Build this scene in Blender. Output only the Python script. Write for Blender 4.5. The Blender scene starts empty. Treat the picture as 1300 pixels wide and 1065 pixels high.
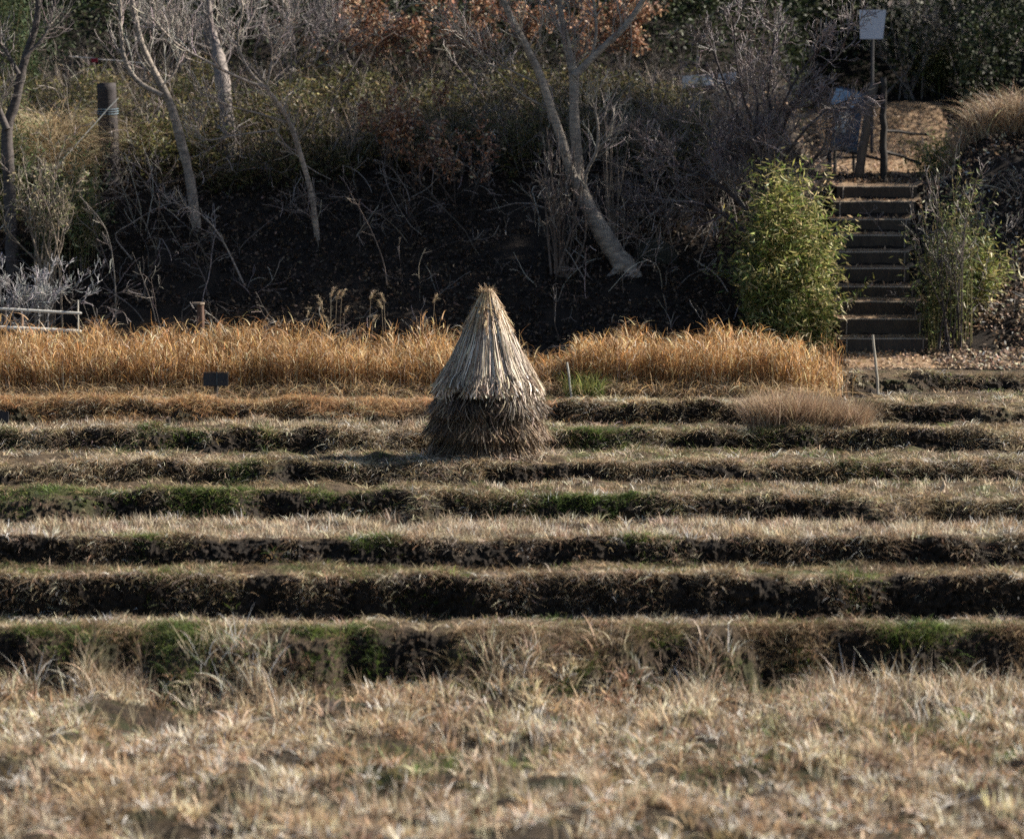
import bpy, math
import numpy as np
from math import radians, sin, cos, pi, atan2
rng = np.random.default_rng(11)
C = bpy.context.scene
COL = C.collection

# ------------------------------------------------------------------ camera numbers
FPX = 4000.0; W0 = 1300.0; H0 = 1065.0
CAM = np.array([0.0, 0.0, 3.35])
PITCH = math.atan((H0/2-250.0)/FPX)
def at(px, py, Y):
    """point of the photograph at distance Y"""
    u = (px-W0/2)/FPX; v = (H0/2-py)/FPX
    d = np.array([u, cos(PITCH)+v*sin(PITCH), -sin(PITCH)+v*cos(PITCH)])
    return CAM + d*(Y/d[1])

# ------------------------------------------------------------------ noise
def _hash(ix, iy, iz, s):
    h = (ix.astype(np.int64)*374761393 + iy.astype(np.int64)*668265263 + iz.astype(np.int64)*2147483647 + s*974711) & 0xffffffff
    h = ((h ^ (h >> 13))*1274126177) & 0xffffffff
    h = h ^ (h >> 16)
    return (h & 0xffff)/65535.0
def vnoise(x, y, z=None, s=0):
    x = np.asarray(x, float); y = np.asarray(y, float)
    z = np.zeros_like(x) if z is None else np.asarray(z, float)
    x, y, z = np.broadcast_arrays(x, y, z)
    ix, iy, iz = np.floor(x), np.floor(y), np.floor(z)
    fx, fy, fz = x-ix, y-iy, z-iz
    fx = fx*fx*(3-2*fx); fy = fy*fy*(3-2*fy); fz = fz*fz*(3-2*fz)
    r = 0
    for a in (0, 1):
        for b in (0, 1):
            for c in (0, 1):
                w = (fx if a else 1-fx)*(fy if b else 1-fy)*(fz if c else 1-fz)
                r = r + w*_hash(ix+a, iy+b, iz+c, s)
    return r*2-1
def fbm(x, y, z=None, s=0, o=4):
    r = 0; a = 1.0; f = 1.0
    for i in range(o):
        r = r + a*vnoise(np.asarray(x)*f, np.asarray(y)*f, None if z is None else np.asarray(z)*f, s+i*7)
        a *= .5; f *= 2.03
    return r/1.9
def smooth(t):
    t = np.clip(t, 0, 1); return t*t*(3-2*t)

# ------------------------------------------------------------------ ground heights
# each bank: y of its lip, change of y across x, rise, run of the face
BANKS = [  # a, b, dz, run
    (32.75, .010, .55, .42), (33.9, -.008, .42, .13), (35.2, .006, .28, .12), (37.4, -.085, .28, .22),
    (39.2, .012, .22, .16), (41.5, -.02, .24, .16), (43.15, -.03, .24, .16), (46.1, 0.0, .24, .30)]
Z0 = -1.75
def lip(i, x):
    a, b, dz, run = BANKS[i]
    xx = np.clip(x, -12, 12)
    return a + b*xx + .23*fbm(xx*.6+i*9.1, i*3.3, s=i) + .10*fbm(xx*2.4, i*5.3, s=30+i) + .04*fbm(xx*7, i*5.3, s=40+i)
def run_(i, x):
    xx = np.clip(x, -12, 12)
    return BANKS[i][3]*(1+(2.0 if i < 3 else 3.6)*smooth(fbm(xx*.9, i*7.7, s=60+i)*1.8+.15+.25*fbm(xx*3, i*7.7, s=66+i)))
RELIEF = [.05, .05, .035, .05, .06, .05, .05, .05]
def gz_terr(x, y):
    x = np.asarray(x, float); y = np.asarray(y, float)
    z = np.full(np.broadcast(x, y).shape, Z0)
    for i, (a, b, dz, run) in enumerate(BANKS):
        L = lip(i, x); rn = run_(i, x)
        z = z + dz*smooth((y-(L-rn))/rn) + np.where(y > L, .03, 0)*np.exp(-np.abs(y-L-.1)*6)
    t = 1-np.abs(fbm(x*3.2, y*3.6, s=52, o=3))*2.2
    z = z + .17*fbm(x*1.7, y*1.0, s=53, o=3)*smooth((32.4-y)/.5) + .04*fbm(x*.9, y*1.3, s=50) + .07*fbm(x*2.3, y*2.6, s=51, o=3)*np.where(y > 37.2, 1.35, .8) + .025*t - .012*np.clip(30-y, 0, 12)
    return z
SX = lambda y: np.interp(y, [46, 49, 51, 52.6, 56, 62], [5.8, 5.76, 5.76, 6.08, 6.6, 7.2])
HY = np.array([46.4, 47.6, 48.6, 50, 52, 53.6, 55.5, 58, 66, 80, 110, 160])
HZ = np.array([.70, .78, .98, 1.95, 3.25, 4.15, 4.7, 5.2, 8.6, 14., 20., 26.])
PY = np.array([46.4, 48.9, 52.55, 53.0, 58, 62, 66, 80, 110, 160])
PZ = np.array([.70, .92, 3.33, 3.52, 4.25, 5.3, 7.2, 13.5, 20, 26.])
def gz_hill(x, y):
    x = np.asarray(x, float); y = np.asarray(y, float)
    h = np.interp(y, HY, HZ) + smooth((y-47.5)/2)*(.16*fbm(x*.45, y*.6, s=70, o=3)+.05*fbm(x*3, y*3, s=71))
    h = h + .35*smooth((y-49)/4)*smooth((x-7)/1.2)          # the knoll on the right
    p = np.interp(y, PY, PZ) + .02*fbm(x*2, y*2, s=72)
    wdt = np.interp(y, [48, 52, 54, 60, 64], [.72, .72, 1.0, 1.5, 1.5])
    k = smooth((np.abs(x-SX(y))-wdt)/np.where((x > SX(y)) & (y > 53.6), .7+1.9*smooth((y-53.6)/.8), .7))
    k = np.where(y > 64, np.maximum(k, smooth((y-64)/3)), k)
    return p*(1-k)+h*k
def gz(x, y):
    x = np.asarray(x, float); y = np.asarray(y, float)
    return np.where(y < 46.5, gz_terr(x, y), gz_hill(x, y))

def hit(px, py, lo=47.0):
    """distance at which the sight line of a photo point meets the bank"""
    for Y in np.arange(lo, 64, .05):
        p = at(px, py, Y)
        if p[2] <= float(gz_hill(p[0], Y)): return float(Y)
    return 54.0
# ------------------------------------------------------------------ mesh collecting
class MB:
    def __init__(s): s.v = []; s.f = []; s.c = []; s.n = 0
    def add(s, v, f, c):
        v = np.asarray(v, np.float32).reshape(-1, 3); f = np.asarray(f, np.int32).reshape(-1, 4)
        c = np.asarray(c, np.float32)
        if c.ndim == 1: c = np.tile(c, (len(v), 1))
        s.v.append(v); s.f.append(f+s.n); s.c.append(c.reshape(-1, 3)); s.n += len(v); return s
    def build(s, name, mat, parent=None, smooth_=False, origin=None):
        v = np.concatenate(s.v); f = np.concatenate(s.f); c = np.concatenate(s.c)
        if origin is None and parent is not None: origin = parent['_o']
        if origin is None: origin = (float(v[:, 0].mean()), float(v[:, 1].mean()), float(v[:, 2].min()))
        if parent is None: o_loc = origin
        v = v - np.array(origin, np.float32)
        me = bpy.data.meshes.new(name)
        me.vertices.add(len(v)); me.vertices.foreach_set('co', v.ravel())
        me.loops.add(len(f)*4); me.loops.foreach_set('vertex_index', f.ravel())
        me.polygons.add(len(f)); me.polygons.foreach_set('loop_start', np.arange(0, len(f)*4, 4, dtype=np.int32))
        flat_ = (not smooth_) and (mat in (M['wood'], M['paint'], M['ground']))
        me.polygons.foreach_set('use_smooth', np.full(len(f), not flat_))
        at_ = me.color_attributes.new('Col', 'FLOAT_COLOR', 'POINT')
        at_.data.foreach_set('color', np.concatenate([c, np.ones((len(c), 1), np.float32)], 1).ravel())
        me.update(calc_edges=True)
        me.materials.append(mat)
        o = bpy.data.objects.new(name, me); COL.objects.link(o)
        if parent is not None: o.parent = parent
        else: o.location = origin
        o['_o'] = [float(a) for a in origin]
        return o

def thing(name, label, cat, loc, group=None):
    o = bpy.data.objects.new(name, None); COL.objects.link(o)
    loc = [float(a) for a in loc]
    o.location = loc; o.empty_display_size = .2
    o['_o'] = loc; o['label'] = label; o['category'] = cat
    if group: o['group'] = group
    return o
def tag(o, label, cat=None, group=None, kind=None):
    if label: o['label'] = label
    if cat: o['category'] = cat
    if group: o['group'] = group
    if kind: o['kind'] = kind
    return o

def pal(n, cols, jit=.18, w=None):
    cols = np.array(cols, float)
    i = rng.choice(len(cols), n, p=None if w is None else np.array(w)/np.sum(w))
    c = cols[i]*np.exp(rng.normal(0, jit, (n, 1)))*np.exp(rng.normal(0, .05, (n, 3)))
    return np.clip(c, .003, .85)

def ribbons(B, P, Wd, side, col):
    """P[N,K,3] Wd[N,K] side[N,3] col[N,3]"""
    N, K, _ = P.shape
    s = side[:, None, :]*Wd[:, :, None]*.5
    V = np.stack([P-s, P+s], 2).reshape(N, K*2, 3)
    k = np.arange(K-1)
    q = np.stack([2*k, 2*k+1, 2*k+3, 2*k+2], 1)
    F = (np.arange(N)[:, None, None]*(K*2) + q[None]).reshape(-1, 4)
    B.add(V.reshape(-1, 3), F, np.repeat(col, K*2, 0))

def blades(B, base, h, w, ang, lean, droop, K, col, sink=.02):
    N = len(base); t = np.linspace(0, 1, K)[None, :]
    h = np.broadcast_to(h, N)[:, None]; lean = np.broadcast_to(lean, N)[:, None]; droop = np.broadcast_to(droop, N)[:, None]
    r = h*(lean*t + droop*t**2.2)
    z = h*(t*np.sqrt(np.clip(1-(lean*.8)**2, .05, 1)) - droop*.75*t**3) - sink
    P = np.stack([base[:, 0, None]+np.cos(ang)[:, None]*r, base[:, 1, None]+np.sin(ang)[:, None]*r, base[:, 2, None]+z], 2)
    a2 = rng.uniform(0, pi, N)
    side = np.stack([np.cos(a2), np.sin(a2), rng.normal(0, .25, N)], 1); side /= np.linalg.norm(side, axis=1)[:, None]
    Wd = np.broadcast_to(w, N)[:, None]*(1-.88*t**1.7)
    ribbons(B, P, Wd, side, col)

def tufts(B, x, y, nper, rad_, h, w, lean, droop, K, cols, jit=.25, dirn=None, dsp=1.2, cjit=.3, zf=None):
    """clumps of blades that share height, colour and lean"""
    N = len(x); i = np.repeat(np.arange(N), nper); n = len(i)
    hh = rng.uniform(h[0], h[1], N)[i]*rng.uniform(.45, 1.15, n)
    ox = rng.normal(0, 1, n)*rad_; oy = rng.normal(0, 1, n)*rad_
    bx = x[i]+ox; by = y[i]+oy; bz = gz(bx, by)
    a = np.arctan2(oy, ox)+rng.normal(0, .6, n)
    if dirn is not None: a = np.where(rng.uniform(0, 1, n) < .65, dirn[i]+rng.normal(0, dsp, n), a)
    c = pal(N, cols, cjit)[i]*np.exp(rng.normal(0, jit, (n, 1)))
    blades(B, np.stack([bx, by, bz], 1), hh, rng.uniform(w[0], w[1], n), a, rng.uniform(lean[0], lean[1], n), rng.uniform(droop[0], droop[1], n), K, np.clip(c, .003, .8))

def leaves(B, cen, ln, wd, col, down=0.0, up=None):
    """folded little leaves, random directions. down>0 makes them hang"""
    N = len(cen)
    d = rng.normal(0, 1, (N, 3)); d[:, 2] = d[:, 2]*.6-down
    d /= np.linalg.norm(d, axis=1)[:, None]
    r = rng.normal(0, 1, (N, 3)) if up is None else np.cross(d, np.array([0, 0, 1.])+rng.normal(0, up, (N, 3)))
    s = r-(r*d).sum(1)[:, None]*d; s /= np.linalg.norm(s, axis=1)[:, None]+1e-9
    n = np.cross(d, s)
    ln = np.broadcast_to(ln, N)[:, None]; wd = np.broadcast_to(wd, N)[:, None]
    a = cen; b = cen+d*ln*.45+s*wd*.5+n*wd*.12; t = cen+d*ln-n*ln*.12; e = cen+d*ln*.45-s*wd*.5+n*wd*.12
    V = np.stack([a, b, t, e], 1).reshape(-1, 3)
    B.add(V, np.arange(N*4).reshape(N, 4), np.repeat(col, 4, 0))

def tubes(B, P, R, n, col):
    """P[N,K,3] R[N,K]"""
    N, K, _ = P.shape
    T = np.gradient(P, axis=1); T /= np.linalg.norm(T, axis=2)[:, :, None]+1e-9
    m = T.mean(1); ref = np.eye(3)[np.argmin(np.abs(m), 1)]
    S = np.cross(T, ref[:, None, :]); S /= np.linalg.norm(S, axis=2)[:, :, None]+1e-9
    U = np.cross(T, S)
    a = np.arange(n)*2*pi/n
    V = P[:, :, None, :] + R[:, :, None, None]*(S[:, :, None, :]*np.cos(a)[None, None, :, None]+U[:, :, None, :]*np.sin(a)[None, None, :, None])
    k = np.arange(K-1)[:, None]; j = np.arange(n)[None, :]
    q = np.stack([k*n+j, k*n+(j+1) % n, (k+1)*n+(j+1) % n, (k+1)*n+j], 2).reshape(-1, 4)
    F = (np.arange(N)[:, None, None]*(K*n)+q[None]).reshape(-1, 4)
    c = np.broadcast_to(np.asarray(col, float), (N, 3))
    B.add(V.reshape(-1, 3), F, np.repeat(c, K*n, 0))

def spline(pts, K):
    p = np.array(pts, float); n = len(p)
    q = np.concatenate([[2*p[0]-p[1]], p, [2*p[-1]-p[-2]]])
    seg = np.linalg.norm(np.diff(p[:, :3], axis=0), axis=1); cum = np.concatenate([[0], np.cumsum(seg)])
    out = []
    for u in np.linspace(0, cum[-1], K):
        i = min(np.searchsorted(cum, u, side='right')-1, n-2); t = (u-cum[i])/max(seg[i], 1e-9)
        a, b, c, d = q[i], q[i+1], q[i+2], q[i+3]
        out.append(.5*((2*b)+(-a+c)*t+(2*a-5*b+4*c-d)*t*t+(-a+3*b-3*c+d)*t**3))
    return np.array(out)

def grow(P, R, n, ln, ang=(.5, 1.0), tr=(.25, .98), up=.15, wig=.18, rs=.55, K=6, bias=None, rmin=.0046):
    """children of the tubes P,R"""
    N, K0, _ = P.shape
    i = np.repeat(np.arange(N), n); M = len(i)
    t = rng.uniform(tr[0], tr[1], M)*(K0-1); k = np.minimum(t.astype(int), K0-2); f = (t-k)[:, None]
    base = P[i, k]*(1-f)+P[i, k+1]*f
    r0 = (R[i, k]*(1-f[:, 0])+R[i, k+1]*f[:, 0])
    T = P[i, k+1]-P[i, k]; T /= np.linalg.norm(T, axis=1)[:, None]+1e-9
    q = rng.normal(0, 1, (M, 3)); q -= (q*T).sum(1)[:, None]*T; q /= np.linalg.norm(q, axis=1)[:, None]
    a = rng.uniform(ang[0], ang[1], M)[:, None]
    d = T*np.cos(a)+q*np.sin(a)
    if bias is not None: d += np.array(bias)
    L = ln*rng.uniform(.55, 1.2, M)*(1.1-.6*t/(K0-1))
    st = (L/(K-1))[:, None]
    pts = [base]
    for s in range(K-1):
        d = d+rng.normal(0, wig, (M, 3))+np.array([0, 0, up]); d /= np.linalg.norm(d, axis=1)[:, None]
        pts.append(pts[-1]+d*st)
    P2 = np.stack(pts, 1)
    R2 = np.maximum((r0*rs)[:, None]*np.linspace(1, .3, K)[None], rmin)
    return P2, R2

def boxv(c, s, rz=0, rx=0):
    c = np.array(c, float); s = np.array(s, float)/2
    v = np.array([[x, y, z] for z in (-1, 1) for y in (-1, 1) for x in (-1, 1)])*s
    v = v @ np.array([[1, 0, 0], [0, cos(rx), sin(rx)], [0, -sin(rx), cos(rx)]])
    v = v @ np.array([[cos(rz), sin(rz), 0], [-sin(rz), cos(rz), 0], [0, 0, 1]])
    f = [[0, 2, 3, 1], [4, 5, 7, 6], [0, 1, 5, 4], [2, 6, 7, 3], [0, 4, 6, 2], [1, 3, 7, 5]]
    return v+c, f
def bar(B, a, b, r, col, n=8, K=5, wob=0.0):
    a = np.array(a, float); b = np.array(b, float); t = np.linspace(0, 1, K)[:, None]
    P = a*(1-t)+b*t + rng.normal(0, 1, (K, 3))*wob
    rr = np.full(K, r) if np.isscalar(r) else np.linspace(r[0], r[1], K)
    P = np.concatenate([P[:1], P, P[-1:]]); rr = np.concatenate([[rr[0]*.02], rr, [rr[-1]*.02]])
    P[0] += (P[1]-P[2])*.002; P[-1] += (P[-2]-P[-3])*.002
    tubes(B, P[None], rr[None], n, col)

# ------------------------------------------------------------------ materials
def newmat(name):
    m = bpy.data.materials.new(name); m.use_nodes = True
    nt = m.node_tree; nt.nodes.clear(); return m, nt
def nd(nt, t, **k):
    n = nt.nodes.new(t)
    for a, b in k.items(): setattr(n, a, b)
    return n
def veg(name, trans=.3, rough=.6, spec=.25, tt=(1, 1, 1)):
    m, nt = newmat(name); L = nt.links.new
    a = nd(nt, 'ShaderNodeAttribute', attribute_name='Col')
    p = nd(nt, 'ShaderNodeBsdfPrincipled'); p.inputs['Roughness'].default_value = rough; p.inputs['Specular IOR Level'].default_value = spec
    tr = nd(nt, 'ShaderNodeBsdfTranslucent'); mx = nd(nt, 'ShaderNodeMixShader'); mx.inputs[0].default_value = trans
    o = nd(nt, 'ShaderNodeOutputMaterial')
    tm = nd(nt, 'ShaderNodeMix', data_type='RGBA', blend_type='MULTIPLY'); tm.inputs[0].default_value = 1; tm.inputs[7].default_value = (*tt, 1)
    L(a.outputs['Color'], p.inputs['Base Color']); L(a.outputs['Color'], tm.inputs[6]); L(tm.outputs[2], tr.inputs['Color'])
    L(p.outputs[0], mx.inputs[1]); L(tr.outputs[0], mx.inputs[2]); L(mx.outputs[0], o.inputs[0])
    return m
def rampmat(name, cols, scale=8, rough=.85, bump=.3, bscale=None, stretch=(1, 1, 1), usecol=False, bdist=.02):
    """noise colour ramp with bump; usecol multiplies by the attribute"""
    m, nt = newmat(name); L = nt.links.new
    tc = nd(nt, 'ShaderNodeTexCoord'); mp = nd(nt, 'ShaderNodeMapping'); mp.inputs['Scale'].default_value = stretch
    n = nd(nt, 'ShaderNodeTexNoise'); n.inputs['Scale'].default_value = scale; n.inputs['Detail'].default_value = 8; n.inputs['Roughness'].default_value = .65
    r = nd(nt, 'ShaderNodeValToRGB'); e = r.color_ramp.elements
    k = len(cols)
    while len(e) < k: e.new(.5)
    for i, c in enumerate(cols): e[i].position = .32+.36*i/(k-1); e[i].color = (*c, 1)
    p = nd(nt, 'ShaderNodeBsdfPrincipled'); p.inputs['Roughness'].default_value = rough; p.inputs['Specular IOR Level'].default_value = .25
    o = nd(nt, 'ShaderNodeOutputMaterial'); b = nd(nt, 'ShaderNodeBump'); b.inputs['Strength'].default_value = bump; b.inputs['Distance'].default_value = bdist
    n2 = nd(nt, 'ShaderNodeTexNoise'); n2.inputs['Scale'].default_value = bscale or scale*3; n2.inputs['Detail'].default_value = 10; n2.inputs['Roughness'].default_value = .7
    L(tc.outputs['Object'], mp.inputs[0]); L(mp.outputs[0], n.inputs['Vector']); L(mp.outputs[0], n2.inputs['Vector'])
    L(n.outputs[0], r.inputs[0]); L(n2.outputs[0], b.inputs['Height']); L(b.outputs[0], p.inputs['Normal'])
    src = r.outputs[0]
    if usecol:
        a = nd(nt, 'ShaderNodeAttribute', attribute_name='Col')
        mx = nd(nt, 'ShaderNodeMix', data_type='RGBA', blend_type='MULTIPLY'); mx.inputs[0].default_value = 1
        L(src, mx.inputs[6]); L(a.outputs['Color'], mx.inputs[7]); src = mx.outputs[2]
    L(src, p.inputs['Base Color']); L(p.outputs[0], o.inputs[0])
    return m
M = dict(
    dry=veg('dry_blades', .30, .55, .3), green=veg('green_blades', .35, .5, .35), leaf=veg('evergreen_leaf', .15, .55, .2),
    brown=veg('brown_leaf', .25, .6, .3), straw=veg('straw', .15, .5, .35), reed=veg('orange_reed', .42, .5, .3, (1, .9, .75)),
    twig=veg('twig_bark', 0, .6, .35),
    ground=rampmat('soil_and_thatch', [(.55, .55, .55), (1, 1, 1), (1.35, 1.3, 1.2)], 14, .95, 1.0, 34, usecol=True, bdist=.06),
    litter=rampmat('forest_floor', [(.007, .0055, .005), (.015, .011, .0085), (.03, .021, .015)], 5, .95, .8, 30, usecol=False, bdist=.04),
    dirt=rampmat('trodden_earth', [(.13, .085, .05), (.23, .155, .095), (.31, .22, .14)], 3, .95, .6, 24),
    bark=rampmat('grey_bark', [(.4, .4, .4), (1, 1, 1), (1.7, 1.65, 1.55)], 7, .75, .6, 24, (1, 1, 3.2), True),
    wood=rampmat('weathered_wood', [(.6, .6, .6), (1, 1, 1), (1.35, 1.3, 1.2)], 12, .7, .4, 30, (1, 1, .3), True, .01),
    paint=rampmat('weathered_paint', [(.85, .85, .85), (1, 1, 1)], 6, .85, .1, 20, (1, 1, 1), True, .004),
)

# ------------------------------------------------------------------ ground mesh
xs = np.unique(np.round(np.concatenate([np.linspace(-70, -9.6, 40), np.arange(-9.6, 9.6, .028), np.linspace(9.6, 70, 40)]), 4))
def ground_mesh():
    nx = len(xs); Y = []; face = []
    prev = np.full(nx, -30.0)
    def span(a, b, n, isf, power=1):
        for t in np.linspace(0, 1, n, endpoint=False): Y.append(a+(b-a)*t**power); face.append(isf*sin(pi*min(1, t+.05))**.5 if isf else 0)
    span(prev, np.full(nx, 23.5), 14, 0); prev = np.full(nx, 23.5)
    for i in range(len(BANKS)):
        L = lip(i, xs); run = run_(i, xs)
        d = float((L-run-prev).mean())
        span(prev, L-run*1.02, max(8, int(d/.055)), 0); span(L-run*1.02, L+.02, 22, 1.0); prev = L+.02
    span(prev, np.full(nx, 47.2), 8, 0); Y.append(np.full(nx, 47.2)); face.append(0)
    Y = np.array(Y); face = np.array(face)[:, None]
    X = np.tile(xs, (len(Y), 1))
    Z = np.where(Y < 46.5, gz_terr(X, Y), gz_hill(X, np.maximum(Y, 46.5))-.0)
    n1 = fbm(X*5, Y*5, Z*7, s=5); n2 = fbm(X*16, Y*16, Z*16, s=6, o=3)
    rid = 1-np.abs(fbm(X*13.0, Y*7, Z*15, s=9, o=3))*2.4; n3 = fbm(X*30, Y*20, Z*30, s=8, o=2)
    k = face*np.where(np.abs(X) < 9.7, 1, 0)
    bare = np.exp(-((Z+.65)/.30)**2)*.0+1
    YY = Y - k*(.07*n1+.06*n2+.055*rid+.055*n3)*bare
    Z2 = Z + k*(.05*n2) + .012*n2*(np.abs(X) < 9.7)
    # colours: soil on the faces, thatch of dead grass and moss on the flats
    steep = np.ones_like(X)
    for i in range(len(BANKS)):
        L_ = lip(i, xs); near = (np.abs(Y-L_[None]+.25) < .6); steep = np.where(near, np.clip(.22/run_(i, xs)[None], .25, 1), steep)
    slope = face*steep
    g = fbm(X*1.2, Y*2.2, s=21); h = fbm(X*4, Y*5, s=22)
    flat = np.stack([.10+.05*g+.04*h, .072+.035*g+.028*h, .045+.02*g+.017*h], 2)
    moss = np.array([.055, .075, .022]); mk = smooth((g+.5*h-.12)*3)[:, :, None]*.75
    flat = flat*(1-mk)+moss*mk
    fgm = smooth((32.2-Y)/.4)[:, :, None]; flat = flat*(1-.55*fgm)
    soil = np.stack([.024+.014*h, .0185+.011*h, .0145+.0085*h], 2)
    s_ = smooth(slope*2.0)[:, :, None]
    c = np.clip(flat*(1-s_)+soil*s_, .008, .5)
    V = np.stack([X, YY, Z2], 2).reshape(-1, 3)
    ny = len(Y); a = np.arange(ny-1)[:, None]*nx+np.arange(nx-1)[None]
    F = np.stack([a, a+1, a+nx+1, a+nx], 2).reshape(-1, 4)
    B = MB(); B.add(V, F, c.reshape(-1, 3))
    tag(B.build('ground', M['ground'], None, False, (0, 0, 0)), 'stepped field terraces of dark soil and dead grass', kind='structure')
ground_mesh()
def hill_mesh():
    X1 = np.unique(np.concatenate([np.linspace(-70, -11, 30), np.arange(-11, 11, .07), np.linspace(11, 70, 30)]))
    Y1 = np.concatenate([np.arange(47.1, 64, .07), np.linspace(64, 160, 40)])
    X, Y = np.meshgrid(X1, Y1); Z = gz_hill(X, Y)+.03*fbm(X*6, Y*6, s=80)-.012*(Y < 47.3)
    nx = len(X1); a = np.arange(len(Y1)-1)[:, None]*nx+np.arange(nx-1)[None]
    F = np.stack([a, a+1, a+nx+1, a+nx], 2).reshape(-1, 4)
    B = MB(); B.add(np.stack([X, Y, Z], 2).reshape(-1, 3), F, (1, 1, 1))
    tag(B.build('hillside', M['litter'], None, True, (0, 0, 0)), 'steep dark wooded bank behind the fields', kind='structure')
    # the trodden path: strip over the hill surface
    Y1 = np.arange(52.75, 61.5, .08); U = np.linspace(-1, 1, 28)
    Yg, Ug = np.meshgrid(Y1, U, indexing='ij'); wd = np.interp(Yg, [52.7, 54, 60], [.75, 1.0, 1.5])
    Xg = SX(Yg)+Ug*wd; Zg = np.maximum(gz_hill(Xg, Yg)+.03*fbm(Xg*6, Yg*6, s=80), -9)+.02+.02*fbm(Xg*3, Yg*3, s=91)-.10*smooth((np.abs(Ug)-.75)/.25)
    nx = len(U); a = np.arange(len(Y1)-1)[:, None]*nx+np.arange(nx-1)[None]
    F = np.stack([a, a+1, a+nx+1, a+nx], 2).reshape(-1, 4)
    B = MB(); B.add(np.stack([Xg, Yg, Zg], 2).reshape(-1, 3), F, (1, 1, 1))
    Y1 = np.arange(46.9, 49.0, .08); Yg, Ug = np.meshgrid(Y1, U, indexing='ij')
    Xg = 5.75+Ug*np.interp(Yg, [46.9, 47.5, 49], [.9, 1.2, .75]); Zg = gz_hill(Xg, Yg)+.03*fbm(Xg*6, Yg*6, s=80)+.012-.08*smooth((np.abs(Ug)-.6)/.4)-.06*smooth((47.5-Yg)/.5)
    a = np.arange(len(Y1)-1)[:, None]*nx+np.arange(nx-1)[None]
    F = np.stack([a, a+1, a+nx+1, a+nx], 2).reshape(-1, 4)
    B.add(np.stack([Xg, Yg, Zg], 2).reshape(-1, 3), F, (1, 1, 1))
    tag(B.build('path', M['dirt'], None, True, (0, 0, 0)), 'trodden brown earth path above and below the steps', kind='structure')
hill_mesh()

# ------------------------------------------------------------------ grass cover
TAN = [(.46, .37, .25), (.38, .29, .19), (.55, .47, .35), (.30, .22, .14), (.50, .43, .36)]
PALE = [(.56, .48, .36), (.48, .39, .28), (.40, .30, .20), (.66, .58, .46), (.30, .22, .15), (.20, .14, .09)]
MATT = [(.22, .155, .09), (.32, .24, .145), (.14, .10, .06), (.45, .36, .23), (.10, .075, .045)]
GRN = [(.07, .11, .025), (.10, .145, .035), (.14, .17, .05), (.055, .085, .03)]
ORG = [(.48, .295, .14), (.39, .23, .10), (.58, .42, .24), (.24, .14, .065), (.68, .55, .38), (.17, .10, .05)]
def halfw(y, m=.9): return .1625*y+m
def scat(n, y0, y1, m=.9):
    y = rng.uniform(y0, y1, n) if np.isscalar(y0) else None
    x = rng.uniform(-1, 1, n)*halfw(y, m)
    return x, y
def tread(i, n, a0=0.0, a1=1.0):
    """random points on the flat behind bank i up to the foot of bank i+1"""
    x = rng.uniform(-1, 1, n)*(.1625*(BANKS[i][0] if i >= 0 else 32)+1.0)
    lo = lip(i, x)+.01 if i >= 0 else np.full(n, 23.5)
    hi = lip(i+1, x)-run_(i+1, x)
    u = rng.uniform(a0, a1, n); y = lo+(hi-lo)*u
    return x, y, u
def riser(i, n, u0=0, u1=1.0, m=1.0):
    x = rng.uniform(-1, 1, n)*(.1625*BANKS[i][0]+m); u = rng.uniform(u0, u1, n)
    y = lip(i, x)-run_(i, x)*(1-u); return x, y, u
def pts(x, y): return np.stack([x, y, gz(x, y)], 1)
def keep(mask, *a): return [q[mask] for q in a]
U = lambda a, b, n: rng.uniform(a, b, n)

# front tread: tall pale dead grass in clumps
BRN0 = [(.20, .13, .08), (.28, .19, .12)]
PINK = [(.50, .41, .30), (.40, .30, .20), (.60, .53, .42), (.28, .20, .13), (.70, .63, .52)]
B = MB(); n = 14000
x = rng.uniform(-1, 1, n)*(.1625*32+1.0); y = 23.4+9.0*rng.uniform(0, 1, n)**.85
m = (np.abs(x) < halfw(y, .7)) & (y < lip(0, x)-.62); x, y = x[m], y[m]
cl = fbm(x*1.3, y*.9, s=101); m = rng.uniform(0, 1, len(x)) < smooth((cl+.45)*2)*smooth(fbm(x*3.4, y*2.2, s=108)*2.4+.7); x, y = keep(m, x, y)
k = fbm(x*.7, y*.6, s=107) > .05
tufts(B, x[k], y[k], 15, .04, (.08, .27), (.011, .024), (.0, .7), (0, .8), 5, PALE, .3, None, 1.2, .5)
k = ~k
tufts(B, x[k], y[k], 15, .045, (.07, .24), (.011, .024), (.1, .9), (0, 1.0), 5, PINK+BRN0, .3, None, 1.2, .5)
n = 1000; x = rng.uniform(-6, 6, n); y = U(24, 31.9, n); k = np.abs(x) < halfw(y, .5); x, y = x[k], y[k]
tufts(B, x, y, 5, .03, (.28, .46), (.005, .010), (.0, .4), (0, .5), 6, PALE, .2)
B.c = [c_*np.array([.98, .94, .88], np.float32) for c_ in B.c]
tag(B.build('dry_grass', M['dry']), 'tall pale dead grass filling the nearest terrace', kind='stuff')
B = MB()
n = 2000; x = rng.uniform(-6.2, 6.2, n); y = U(26.0, 32.3, n)
m = (fbm(x*1.1, y*1.4, s=103) > .20); x, y = keep(m, x, y)
tufts(B, x, y, 16, .05, (.08, .22), (.007, .015), (.1, .8), (0, .6), 4, GRN+[(.22, .19, .09)], .25)
tag(B.build('grass', M['green']), 'green weeds scattered low among the nearest dead grass', kind='stuff')
B = MB(); n = 1500
x = rng.uniform(-6.4, 6.4, n); y = lip(0, x)-U(.3, 1.2, n)
m = rng.uniform(0, 1, n) < smooth(fbm(x*1.5, x*0+3, s=105)*2.4+.35); x, y = keep(m, x, y)
tufts(B, x, y, 8, .05, (.16, .46), (.006, .012), (0, .65), (0, .7), 6, PALE, .25)
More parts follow.
